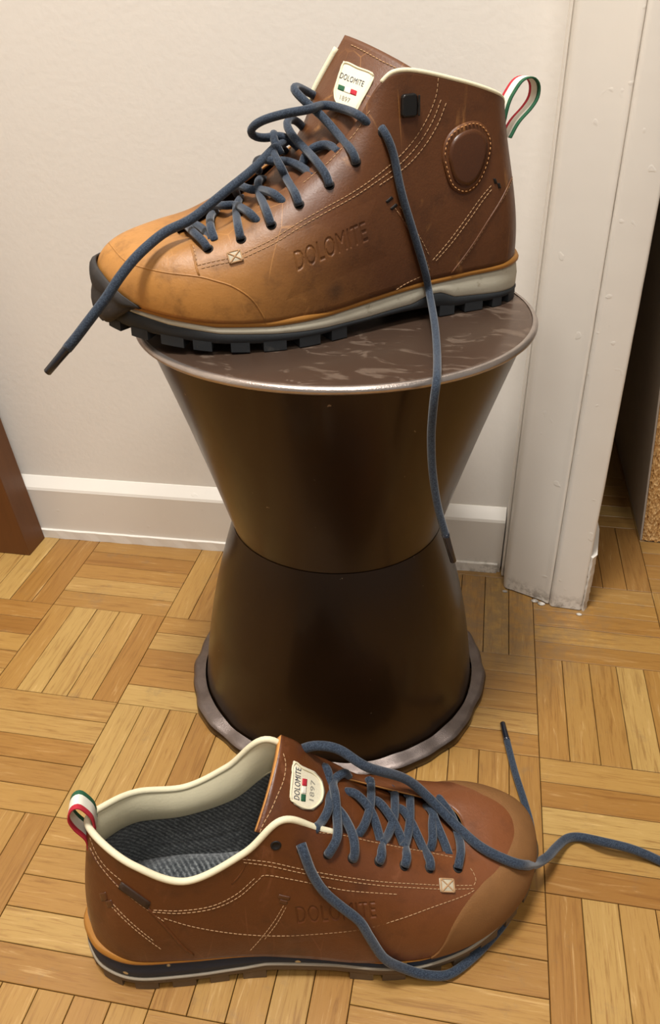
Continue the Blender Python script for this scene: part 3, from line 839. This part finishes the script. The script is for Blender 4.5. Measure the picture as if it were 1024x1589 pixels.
# ------------------------------------------------------------------ tan ankle boot on the stool
boot = Shoe('ankle_boot', (-.0635, -.1045), .364+.0003, math.radians(212), 1, T_BOOT, False)
tag(boot.root, 'tan and brown leather ankle boot with blue laces, standing on the metal stool', 'shoe')
arch = lambda x: np.interp(x, [75, 92, 125, 165, 190], [0, 2.5, 2.5, 1.5, 0])
build_common(boot, M['boot_leather'], dict(welt=M['welt'], mid=M['grey_foam'], out=M['black_rubber'], line=False, lin=.74, roll=(-4.9, 4.9), rollr=.0016,
    wt=lambda x: 4.6+0*x, gap=(95, 165), arch=arch,
    black_top=lambda x: np.interp(x, [0, 55, 72, 84, 94, 108, 144, 180, 219, 253, 284, 303, 318], [8.5, 11.5, 12.5, 17.5, 17.5, 12.5, 10.5, 10, 11.5, 14, 20, 26, 31])))
tongue(boot, [(262, -6, 62), (246, -8, 67), (222, -8, 77), (200, -8, 90), (178, -6, 106), (161, -4, 123), (147, -4, 143), (118, -4, 171)], M['boot_leather'], [23, 31, 33, 29], [2, 6, 8, 3], (-13, -9.5))
TG = boot.tongue_grid
i0, i1 = int(len(TG)*.70), int(len(TG)*.955)
V, F = tube(TG[i0:i1, 0]+np.array([.0004, -.0004, 0]), .0022, 8); o = mobj('tongue_gusset', V, F, M['cream'], boot.root); o['label'] = 'cream folded edge of the tongue'
acc = Acc(); acc2 = Acc()
S_ = lambda pts, **k: boot.stitches(acc, pts, **k)
# eyestay double seam, top to toe
dbl = [(680, 121), (676, 150), (662, 185), (640, 220), (612, 250), (575, 280), (540, 303), (500, 325), (460, 348), (425, 370), (395, 385), (365, 398), (330, 406), (306, 412)]
S_(dbl); S_([(x+5+3*(y < 260), y+5) for x, y in dbl[1:]])
S_([(x+10+6*(y < 260), y+10) for x, y in dbl[1:6]])
S_([(574, 172), (556, 200), (538, 222), (514, 248), (488, 270), (466, 288)], r=.0003)
S_([(300, 382), (304, 398), (306, 412)], r=.0004)
# quarter and heel seams
S_([(612, 322), (628, 345), (645, 372), (660, 400), (668, 425)]); S_([(620, 320), (636, 344), (653, 371), (667, 399)])
S_([(676, 405), (700, 378), (725, 345), (750, 310), (766, 290)]); S_([(671, 404), (695, 376), (720, 343), (745, 308), (762, 288)])
S_([(710, 415), (735, 380), (760, 340), (785, 300), (799, 268)])
S_([(611, 452), (630, 440), (655, 428)], r=.0003)
o = acc.obj('stitching', M['thread'], boot.upper)
tag(o, kind='stuff')
# raised leather seams
def seam(s, name, pts, r=.0006, mat=None):
    P = s.line(pts, lift=-.0002)
    if len(P) > 3:
        V, F = tube(resample(P, .003), r, 6); return mobj(name, V, F, mat or s.upper.data.materials[0], s.upper)
seam(boot, 'toe_cap_seam', [(412, 502), (408, 490), (390, 464), (362, 445), (335, 436), (307, 429), (257, 423), (214, 413), (190, 401), (167, 374)], .0007)
seam(boot, 'vamp_seam', [(296, 380), (300, 395), (305, 417), (309, 428)], .0008)
seam(boot, 'heel_seam', [(700, 425), (728, 388), (754, 348), (780, 306), (800, 262)], .0009)
seam(boot, 'quarter_seam', [(664, 432), (668, 425), (660, 400), (640, 365), (618, 330)], .0007)
# ankle disc
outer = [(686, 241), (690.5, 217.5), (706, 198), (733, 187.5), (751, 196), (761, 218), (757, 249), (745, 280), (729.5, 297), (714, 300), (698, 288), (688.5, 258.5)]
inner_ = [(697.5, 249), (702, 225), (714, 204), (735, 196), (749, 202), (755, 221), (751, 249), (739, 276), (726, 288), (710, 284), (700, 272)]
ap = boot.patch('ankle_patch', outer, M['boot_leather'], .0012, .0002)
boot.patch('ankle_disc', [(725+(x-725)*.78, 244.5+(y-244.5)*.78) for x, y in outer], M['disc'], .0026, .0007, ap)['label'] = 'dark smooth leather disc'
acc = Acc(); P, N = boot.snap(cr_curve([(725+(x-725)*.93, 245+(y-245)*.93) for x, y in outer], 8, True), .0016)
Q = resample(np.vstack([P, P[:1]]), .00062)
for i in range(0, len(Q)-5, 5):
    V, F = tube(Q[i:i+4], [.0002, .0004, .0004, .0002], 5); acc.add(V, F)
tag(acc.obj('disc_stitching', M['thread_tan'], ap), kind='stuff')
# bar tacks and little dark slots
def small_patch(s, name, c, du, dv, mat, parent=None, t=.0006, bvh=None):
    c = np.array(c, float); du = np.array(du, float)/2; dv = np.array(dv, float)/2
    return s.patch(name, [c-du-dv, c+du-dv, c+du+dv, c-du+dv], mat, t, .0003, parent or s.root, bvh, 3, 24, False)
o = small_patch(boot, 'bar_tack', (365, 399), (22, -6), (5, 17), M['bartack'], boot.upper, .0012)
if o: o['label'] = 'pale square stitched tack on the eyestay'
for i, c in enumerate([(604, 310), (611, 321), (768, 281), (774, 288)]):
    small_patch(boot, 'slot', c, (9, -8) if i < 2 else (2, 8), (3, 3) if i < 2 else (4, 0), M['black'], boot.upper, .0004)
o = small_patch(boot, 'flag_tab', (785, 285), (16, -18), (6, 4), M['white'], boot.upper, .0008)
o = small_patch(boot, 'flag_tab', (791, 277), (6, -9), (6, 4), M['red'], boot.upper, .0009)
def cross(s, c, a, b, name='cross_stitch'):
    acc = Acc(); c = np.array(c, float)
    for d in (np.array(a)/2.+np.array(b)/2., np.array(a)/2.-np.array(b)/2.):
        P, N = s.snap([c-d*.9+d*1.8*k for k in np.linspace(0, 1, 12)], .0015); V, F = tube(P, .0005, 5); acc.add(V, F)
    for d, e in ((np.array(a)/2., np.array(b)/2.), (np.array(b)/2., np.array(a)/2.)):
        for sg in (-1, 1):
            P, N = s.snap([c+sg*d*.92-e*.9+e*1.8*k for k in np.linspace(0, 1, 12)], .0013); V, F = tube(P, .0005, 5); acc.add(V, F)
    return acc.obj(name, M['thread'], s.upper)
cross(boot, (365, 399), (22, -6), (5, 17))
# lettering pressed into the side
deboss_text(boot, 'embossed_lettering', 'DOLOMITE', [(461, 421), (571, 373), (565, 343), (455, 391)], M['boot_leather'], boot.upper)
# tongue label
tl = boot.patch('tongue_label', [(534, 96), (579, 114), (577, 128), (563, 154), (550, 176), (535, 172), (521, 160), (518, 143), (526, 116)], M['label'], .0010, .0004, None, boot.tb, 6, 72, False)
if tl:
    tl['label'] = 'cream shield label with lettering and a small tricolour bar'
    bt_ = BVHTree.FromPolygons([v.co.copy() for v in tl.data.vertices], [tuple(p.vertices) for p in tl.data.polygons])
    print_text(boot, 'lettering', 'DOLOMITE', [(527, 121), (563, 135), (566, 126.5), (530, 112.5)], M['ink'], tl, bt_)
    print_text(boot, 'numerals', '1897', [(527, 154), (542, 160), (544, 153), (529, 147)], M['pale_ink'], tl, bt_)
    for c, mt in zip(((529.5, 136.5), (539.5, 140.5), (548.5, 143.5)), ('green', 'white', 'red')):
        small_patch(boot, 'flag_bar', c, (9.5, 3.6), (-2, 7.5), M[mt], tl, .0003, bt_)
    boot.ring('label_binding', [(535, 98), (556, 106), (577, 115), (575.5, 128), (562, 153), (549.5, 174), (536, 170), (522.5, 158), (520, 143), (527, 117)], .0007, M['cream'], tl, bt_, .0003)
# tongue edge stitching
acc = Acc()
boot.stitches(acc, [(545, 70), (565, 80), (590, 94), (615, 106)], bvh=boot.tb, r=.0004)
if acc.V: tag(acc.obj('tongue_stitching', M['thread'], boot.root), kind='stuff')
# eyelets and hook
def eyelet(s, c, r=.0026):
    h = s.hit(c)
    if h is None: return
    P, n, _ = h; t1 = np.cross(n, (0, 0, 1)); t1 /= np.linalg.norm(t1); t2 = np.cross(n, t1)
    a = np.linspace(0, 2*np.pi, 16, endpoint=False); V = []
    for rr, z in ((r*1.35, -.0002), (r*1.25, .0005), (r, .0006), (r*.85, .0001), (0.0001, .0001)):
        V += [P+(t1*np.cos(k)+t2*np.sin(k))*rr+n*z for k in a]
    F = [(i*16+k, i*16+(k+1) % 16, (i+1)*16+(k+1) % 16, (i+1)*16+k) for i in range(4) for k in range(16)]
    return mobj('eyelet', V, F, M['black'], s.upper, fix=True)
BE = [(594, 205), (552, 251), (511, 287), (464, 317), (421, 349), (374, 371), (323, 386)]
for c in BE: eyelet(boot, c)
h = boot.hit((633, 164))
if h:
    P, n, _ = h; ex = np.array([-.55, 0, .0]); ex -= n*(ex@n); ex /= np.linalg.norm(ex); ez = np.cross(n, ex); ez *= np.sign(ez[2])
    pr = [(-6.2, -6), (-6.0, 5.5), (-4.5, 7), (3.5, 7.5), (5.2, 6), (5.8, 0), (5.2, -6), (3.5, -7), (-4.5, -7.2)]
    V = [P+(ex*a+ez*b)/1000+n*.0008 for a, b in pr]+[P+(ex*a*.92+ez*b*.92)/1000+n*.0044 for a, b in pr]; k = len(pr)
    hk = mobj('lace_hook', V, [tuple(range(k))[::-1], tuple(range(k, 2*k))]+[(i, (i+1) % k, k+(i+1) % k, k+i) for i in range(k)], M['hook'], boot.root, smooth=False, fix=True); bevel(hk, .0011, 3)
    V = [P+(ex*a+ez*b)/1000+n*c for a, b, c in ((6.6, -6, .0009), (6.6, 6, .0009), (4.4, 6, .0056), (4.4, -6, .0056), (7.6, -6, .001), (7.6, 6, .001), (5.4, 6.2, .0066), (5.4, -6.2, .0066))]
    o = mobj('hook_lip', V, [(0, 1, 2, 3), (7, 6, 5, 4), (0, 4, 5, 1), (1, 5, 6, 2), (2, 6, 7, 3), (3, 7, 4, 0)], M['hook'], hk, smooth=False, fix=True); bevel(o, .0005, 2)
tricolour_loop(boot, [(22, 118), (19, 134), (15, 142), (9, 149), (1, 150.5), (-4.5, 146), (-5, 138), (-.5, 131), (9, 122), (15, 112)], 6.5, -7.5, cols=('green', 'white', 'red'))
# rubber toe guard
def toe_guard(s, mat, u0, u1, vmax, zlow, t=.0032):
    u = np.linspace(u0, u1, 70); G = []
    for k in u:
        f = (k-u0)/(u1-u0); vm = np.interp(f, *vmax); row = []
        for v in np.linspace(vm, 0, 9):
            p, n = s.SN(k, v); row.append(p[0]+n[0]*t*min(1, (vm-v)/.05+.25)*min(1, min(f, 1-f)/.12+.15))
        p0, n0 = s.SN(k, .0); nh = n0[0].copy(); nh[2] = 0; nh /= np.linalg.norm(nh)
        b = row[-1]
        kt = min(1, min(f, 1-f)/.28); kt = kt*kt*(3-2*kt)
        for q in (.25, .5, .75, 1):
            z = b[2]*(1-q*kt)+zlow(p0[0][0]*1000)/1000*q*kt
            row.append(np.array([b[0], b[1], z])+nh*(.0030*math.sin(q*2.4)*kt-.0015*q-.002*(1-kt)))
        G.append(row)
    o = s.mesh('toe_guard', np.array(G), mat, flip=not s.flip()); solidify(o, .0016, 1); return o
toe_guard(boot, M['guard'], 9.62, 13.3, ([0, .12, .3, .5, .7, .9, 1], [.005, .06, .17, .235, .23, .12, .005]), lambda x: spring(x)+4.5)['label'] = 'scuffed dark rubber toe guard'

# laces of the boot
R1 = .0028
ln = empty('lace', (0, 0, 0)); ln.parent = boot.root
def strand(s, pts, r=R1, **k): return lace_mesh(s, 'lace_strand', pts, r, ln, **k)
Y = 'y'
strand(boot, [(552, 253, -2), (548, 240, .6), (530, 215, 1.5), (500, 181, Y, 4), (474, 158, Y, -4), (457, 140, Y, -14), (460, 135, Y, -22), (476, 142, Y, -30), (497, 154, Y, -34), (510, 163, Y, -38)])
strand(boot, [(575, 193, -6), (562, 183, .5), (540, 176, 2), (512, 170, 3), (478, 170, Y, 8), (440, 177, Y, 2), (405, 188, Y, -6), (389, 201, Y, -12), (394, 211, Y, -16), (412, 214, Y, -18), (432, 211, Y, -18), (448, 216, Y, -16), (462, 228, Y, -14), (478, 242, Y, -14)])
strand(boot, [(511, 289, -2), (507, 277, .8), (495, 258, 1.5), (475, 233, Y, 8), (455, 212, Y, -2), (445, 193, Y, -14), (452, 185, Y, -22), (466, 193, Y, -28), (478, 211, Y, -34), (480, 226, Y, -38)])
strand(boot, [(524, 234, -4), (512, 229, .6), (494, 234, 1.5), (478, 246, 1), (470, 258, -2)])
strand(boot, [(464, 319, -2), (460, 306, .8), (448, 283, 1.5), (436, 260, Y, 10), (424, 237, Y, -6), (428, 226, Y, -18), (442, 234, Y, -26), (452, 246, Y, -32)])
strand(boot, [(485, 270, -5), (472, 265, .6), (452, 258, 2), (425, 250, Y, 2), (404, 247, Y, -12), (397, 254, Y, -20), (402, 266, Y, -26)])
strand(boot, [(425, 207, Y, -20), (424, 214, Y, -16), (430, 228, Y, -10), (436, 240, Y, -8)])
strand(boot, [(421, 350, -2), (416, 334, .8), (407, 309, 1), (400, 288, Y, -2), (404, 278, Y, -14), (420, 283, Y, -26), (432, 292, Y, -33)])
strand(boot, [(440, 312, -5), (428, 307, .6), (408, 302, 1.5), (388, 294, Y, -2), (372, 288, Y, -16), (364, 292, Y, -24), (368, 302, Y, -30)])
strand(boot, [(374, 372, -2), (372, 358, .8), (370, 338, 1), (368, 318, Y, -4), (374, 308, Y, -20), (384, 310, Y, -30)])
strand(boot, [(400, 342, -5), (389, 336, .6), (370, 326, 1.2), (350, 319, Y, -4), (336, 319, Y, -18), (330, 326, Y, -28)])
strand(boot, [(323, 388, -2), (318, 382, .8), (303, 370, 1.2), (289, 355, 1.5), (280, 348, Y, -20), (276, 352, Y, -28)])
strand(boot, [(333, 372, -4), (330, 362, .8), (330, 345, 1.2), (332, 332, Y, -20), (336, 330, Y, -28)])
strand(boot, [(328, 370, -4), (318, 363, .8), (303, 355, 1.2), (290, 348, Y, -18), (284, 347, Y, -26)])
# free end over the toe
o, C = strand(boot, [(452, 214, Y, -24), (440, 222, Y, -16), (424, 231, Y, -8), (393, 262, Y, 2), (354, 294, Y, 10), (320, 322, Y, 14), (292, 343, Y, 18), (255, 361, Y, 24), (215, 395, Y, 34), (186, 430, Y, 40), (165, 462, Y, 42), (140, 495, Y, 42), (118, 524, Y, 41), (104, 541, Y, 40)], (R1, .0034))
o = aglet(boot, C, .0032, ln, .0205)
# end hanging down the side and in front of the stool
dy = float(on_z((677, 592), .364)[1])-.006
o, C = strand(boot, [(592, 198, -3), (597, 212, .6), (607, 240, .4), (619, 300, .8), (640, 370, 1.2), (654, 418, 1.8), (666, 455, 'y', 47), (674, 500, 'w', .3765), (678, 545, 'w', .371), (678, 585, 'w', .3690), (674, 615, 'd', dy-.0045), (671, 645, 'd', dy-.003), (669, 680, 'd', dy), (671, 730, 'd', dy+.002), (679, 785, 'd', dy+.003), (692, 832, 'd', dy+.003)], (.0027, .0026))
aglet(boot, C, .0027, ln, .0210)

# ------------------------------------------------------------------ brown low shoe on the floor
shoe = Shoe('low_shoe', (-.3134, -.4834), .0003, math.radians(18.6), -1, T_LOW, True)
tag(shoe.root, 'brown leather low shoe with blue laces and cream lining, lying on the parquet', 'shoe')
build_common(shoe, M['shoe_leather'], dict(welt=M['welt'], mid=M['navy_foam'], out=M['brown_rubber'], line=True, lin=.66, roll=(-6.2, 6.2), rollr=.0022,
    wt=lambda x: np.interp(x, [0, 60, 150, 318], [5., 4., 2.4, 2.2]), gap=(112, 172), arch=lambda x: np.interp(x, [100, 118, 160, 185], [0, 2, 2, 0]),
    black_top=lambda x: np.interp(x, [0, 80, 104, 118, 160, 220, 253, 284, 303, 318], [10, 10, 11, 14, 13, 10.5, 12.5, 17, 21.5, 25])))
tongue(shoe, [(262, -6, 61), (246, -8, 67), (222, -8, 78), (200, -8, 92), (178, -7, 108), (160, -4, 122), (146, -4, 136), (133, -4, 144)], M['shoe_leather'], [23, 31, 33, 27], [2, 6, 8, 6], (-11, -12), th=.0042)
acc = Acc()
S_ = lambda pts, **k: shoe.stitches(acc, pts, **k)
S_([(376, 1333), (420, 1338), (470, 1349), (530, 1360), (590, 1368), (650, 1372), (690, 1374), (735, 1374)]); S_([(378, 1338), (420, 1344), (470, 1355), (530, 1366), (590, 1374), (650, 1378), (690, 1380), (735, 1379)])
S_([(735, 1374), (738, 1365), (733, 1352), (725, 1343)], r=.0003)
S_([(236, 1415), (280, 1417), (330, 1410), (370, 1392), (400, 1366), (412, 1358), (450, 1364), (500, 1374), (540, 1382), (620, 1388)])
S_([(238, 1412), (280, 1413), (328, 1406), (366, 1388), (396, 1362)])
S_([(255, 1425), (300, 1438), (360, 1448), (420, 1452), (480, 1450), (560, 1442), (620, 1426), (670, 1408), (720, 1390), (738, 1380)], r=.00028)
S_([(140, 1315), (155, 1342), (180, 1372), (205, 1394), (232, 1414), (258, 1432)]); S_([(172, 1405), (190, 1424), (212, 1444), (235, 1462), (252, 1474)]); S_([(176, 1403), (194, 1422), (216, 1442), (240, 1461)])
S_([(440, 1405), (425, 1430), (405, 1456), (386, 1477)]); S_([(444, 1407), (430, 1432), (410, 1458)])
S_([(140, 1300), (150, 1325), (166, 1347), (188, 1366)], r=.00025)
S_([(494, 1292), (530, 1296), (575, 1306), (620, 1315), (665, 1323), (705, 1331)], r=.0003)
tag(acc.obj('stitching', M['thread'], shoe.upper), kind='stuff')
seam(shoe, 'heel_seam', [(228, 1408), (245, 1426), (265, 1448), (285, 1470), (300, 1482)], .0010)
seam(shoe, 'collar_seam', [(136, 1312), (150, 1338), (176, 1368), (203, 1392), (228, 1410)], .0006)
seam(shoe, 'quarter_seam', [(360, 1372), (376, 1352), (384, 1330)], .0006)
# suede band round the toe
pts = [(679, 1480), (690, 1460), (699, 1439), (714, 1412), (730, 1389), (750, 1366), (772, 1346), (788, 1318), (797, 1292), (792, 1268), (780, 1253), (763, 1241), (745, 1233)]
uvp = [shoe.uv(p) for p in pts]; uvp = sorted([q for q in uvp if q])
if uvp:
    ua = np.array([q[0] for q in uvp]); va = np.array([q[1] for q in uvp])
    ua, ix = np.unique(ua, return_index=True); va = va[ix]
    ua = np.r_[ua, 13.2, 14.2, 15.0]; va = np.r_[va, va[-1]*.95, va[-1]*.5, .02] if ua[-4] < 13.1 else va
    if len(va) != len(ua): ua = np.r_[ua[:-3], 14.6, 15.2]; va = np.r_[va, va[-1]*.5, .02]
    uu = np.linspace(ua[0]-.12, ua[-1], 110); vb = np.interp(uu, np.r_[ua[0]-.12, ua], np.r_[.01, va])
    for _ in range(3): vb[1:-1] = (vb[:-2]+2*vb[1:-1]+vb[2:])/4
    G = np.zeros((len(uu), 14, 3))
    for i, (k, vm) in enumerate(zip(uu, vb)):
        vv = np.linspace(0, max(vm, .012), 14); p, n = shoe.SN(np.full(14, k), vv)
        t = np.full(14, .0009); t[-1] = -.0002; t[-2] = .0007
        G[i] = p+n*t[:, None]
    o = shoe.mesh('toe_band', G, M['suede'], parent=shoe.upper); o['label'] = 'tan suede band round the toe'
deboss_text(shoe, 'embossed_lettering', 'DOLOMITE', [(462, 1432), (584, 1423), (582, 1398), (458, 1406)], M['shoe_leather'], shoe.upper)
o = small_patch(shoe, 'bar_tack', (693, 1374), (22, 1), (2, 21), M['bartack'], shoe.upper, .0012)
if o: o['label'] = 'grey square stitched tack near the toe'
cross(shoe, (693, 1374), (22, 1), (2, 21))
o = small_patch(shoe, 'side_tab', (209, 1389), (46, 33), (-5, 9), M['tab'], shoe.upper, .0008)
if o: o['label'] = 'small dark woven tab on the heel seam'
for c, a, b in (((161, 1391), (9, -2), (3, 12)), ((170, 1402), (9, -2), (4, 10)), ((441, 1392), (18, 4), (-2, 5)), ((440, 1399), (12, 3), (-2, 5))):
    small_patch(shoe, 'slot', c, a, b, M['disc'], shoe.upper, .0005)
for c in [(428, 1312), (469, 1319), (509, 1325), (547, 1331), (588, 1336), (627, 1343), (666, 1347), (710, 1347)]: eyelet(shoe, c)
# tongue label
tl = shoe.patch('tongue_label', [(455, 1181), (469, 1190), (487, 1198), (499, 1212), (503, 1229), (499, 1245), (485, 1257), (469, 1256), (456, 1248), (449, 1237), (451, 1210)], M['label'], .0010, .0003, None, shoe.tb, 6, 66, False)
if tl:
    tl['label'] = 'cream rounded label with lettering and a small tricolour bar'
    bt_ = BVHTree.FromPolygons([v.co.copy() for v in tl.data.vertices], [tuple(p.vertices) for p in tl.data.polygons])
    print_text(shoe, 'lettering', 'DOLOMITE', [(464, 1242), (467, 1193), (458.5, 1190), (455.5, 1239)], M['ink'], tl, bt_)
    print_text(shoe, 'numerals', '1897', [(486, 1243), (489, 1212), (482, 1210), (479, 1241)], M['pale_ink'], tl, bt_)
    for c, mt in zip(((470.5, 1238), (471.5, 1226), (472.5, 1214)), ('green', 'white', 'red')):
        small_patch(shoe, 'flag_bar', c, (7, 1), (-.7, 11), M[mt], tl, .0003, bt_)
    shoe.ring('label_binding', [(457, 1184), (470, 1193), (486, 1201), (497, 1213), (500.5, 1229), (497, 1243), (484, 1254), (470, 1253), (458, 1246), (451, 1236), (453, 1210)], .0007, M['cream'], tl, bt_, .0003)
acc = Acc()
shoe.stitches(acc, [(400, 1300), (408, 1280), (420, 1258), (430, 1235), (440, 1210), (443, 1185), (438, 1165)], bvh=shoe.tb, r=.0004)
if acc.V: tag(acc.obj('tongue_stitching', M['thread'], shoe.root), kind='stuff')
tricolour_loop(shoe, [(20, 124), (20, 135), (17.5, 142), (13.5, 147.5), (9, 145.5), (6, 137.5), (8, 128), (13, 117), (13, 106)], 6, -8, cols=('red', 'white', 'green'))
toe_guard(shoe, M['brown_rubber'], 10.2, 12.9, ([0, .3, .5, .7, 1], [.01, .04, .05, .04, .01]), lambda x: spring(x)+5, .0016)

# laces of the low shoe
ln = empty('lace', (0, 0, 0)); ln.parent = shoe.root
R2 = .0030
T2 = shoe
strand(T2, [(710, 1348, -2), (710, 1339, .8), (713, 1328, 1), (709, 1304, 1), (697, 1272, 1.5), (684, 1243, Y, -22), (680, 1238, Y, -28)], R2)
strand(T2, [(667, 1349, -2), (663, 1339, .8), (651, 1316, 1), (635, 1284, 1.5), (623, 1262, .5), (617, 1250, -5)], R2)
strand(T2, [(697, 1325, -4), (688, 1316, .8), (674, 1284, 1), (664, 1259, .8), (660, 1250, -5)], R2)
strand(T2, [(668, 1319, -4), (668, 1308, .8), (667, 1284, 1), (670, 1259, .8), (672, 1250, -5)], R2)
strand(T2, [(627, 1344, -2), (627, 1334, .8), (621, 1312, 1.2), (604, 1280, 2.2), (583, 1249, 1), (575, 1238, -5)], R2)
strand(T2, [(628, 1314, -4), (628, 1302, .8), (631, 1276, 2), (633, 1244, .8), (633, 1236, .5), (634, 1229, -5)], R2)
strand(T2, [(588, 1337, -2), (588, 1328, .8), (584, 1302, 1.2), (569, 1264, 2.2), (547, 1236, 1), (538, 1226, -5)], R2)
strand(T2, [(594, 1308, -4), (598, 1297, .8), (606, 1270, 2), (608, 1236, 1), (608, 1228, .5), (609, 1221, -5)], R2)
strand(T2, [(547, 1333, -2), (547, 1325, .8), (543, 1302, 1.2), (528, 1272, 2), (516, 1256, 1), (508, 1247, -2)], R2)
strand(T2, [(556, 1296, -4), (560, 1284, .8), (568, 1256, 2.2), (571, 1222, 1), (571, 1215, .5), (572, 1209, -5)], R2)
strand(T2, [(508, 1326, -2), (511, 1316, .8), (518, 1300, 1.5), (515, 1270, 3), (510, 1240, 4), (517, 1212, Y, -20), (534, 1199, Y, -26), (541, 1206, Y, -31)], R2)
strand(T2, [(489, 1286, -3), (494, 1277, 1), (504, 1255, 2), (510, 1228, Y, -12), (510, 1200, Y, -22), (504, 1190, Y, -28), (498, 1196, Y, -33)], R2)
# end over the toe and away to the right
o, C = strand(T2, [(462, 1168, Y, -34), (468, 1163, Y, -34), (491, 1157, Y, -30), (526, 1163, Y, -26), (569, 1190, Y, -18), (616, 1225, 10), (659, 1258, 7.5), (705, 1293, 3.5), (745, 1319, .8), (784, 1337, .5), (806, 1342, .6), (832, 1340, 'w', .034), (850, 1329, 'w', .024), (864, 1314, 'w', .014), (880, 1301, 'w', .007), (900, 1299, 'w', .0045), (938, 1307, 'w', .012), (982, 1318, 'w', .010), (1024, 1336, 'w', .004), (1075, 1362, 'w', .0035), (1110, 1384, 'w', .0035)], .0034)
aglet(T2, C, .0034, ln)
# end down the side, under the toe and out behind it
o, C = strand(T2, [(467, 1310, -3), (471, 1322, .8), (483, 1350, .6), (502, 1378, .5), (530, 1402, .5), (557, 1423, .5), (572, 1446, .5), (597, 1480, .8), (612, 1495, 2), (630, 1504, 'w', .016), (656, 1512, 'w', .010), (690, 1514, 'w', .0055), (714, 1502, 'w', .004), (745, 1475, 'w', .0036), (777, 1439, 'w', .0036), (796, 1408, 'w', .0036), (813, 1365, 'w', .0036), (823, 1320, 'w', .0036), (824, 1285, 'w', .0036), (815, 1249, 'w', .0036), (799, 1198, 'w', .0036), (788, 1155, 'w', .0038), (786, 1147, 'w', .004)], (.0032, .0029))
aglet(T2, C, .0030, ln, .0185)
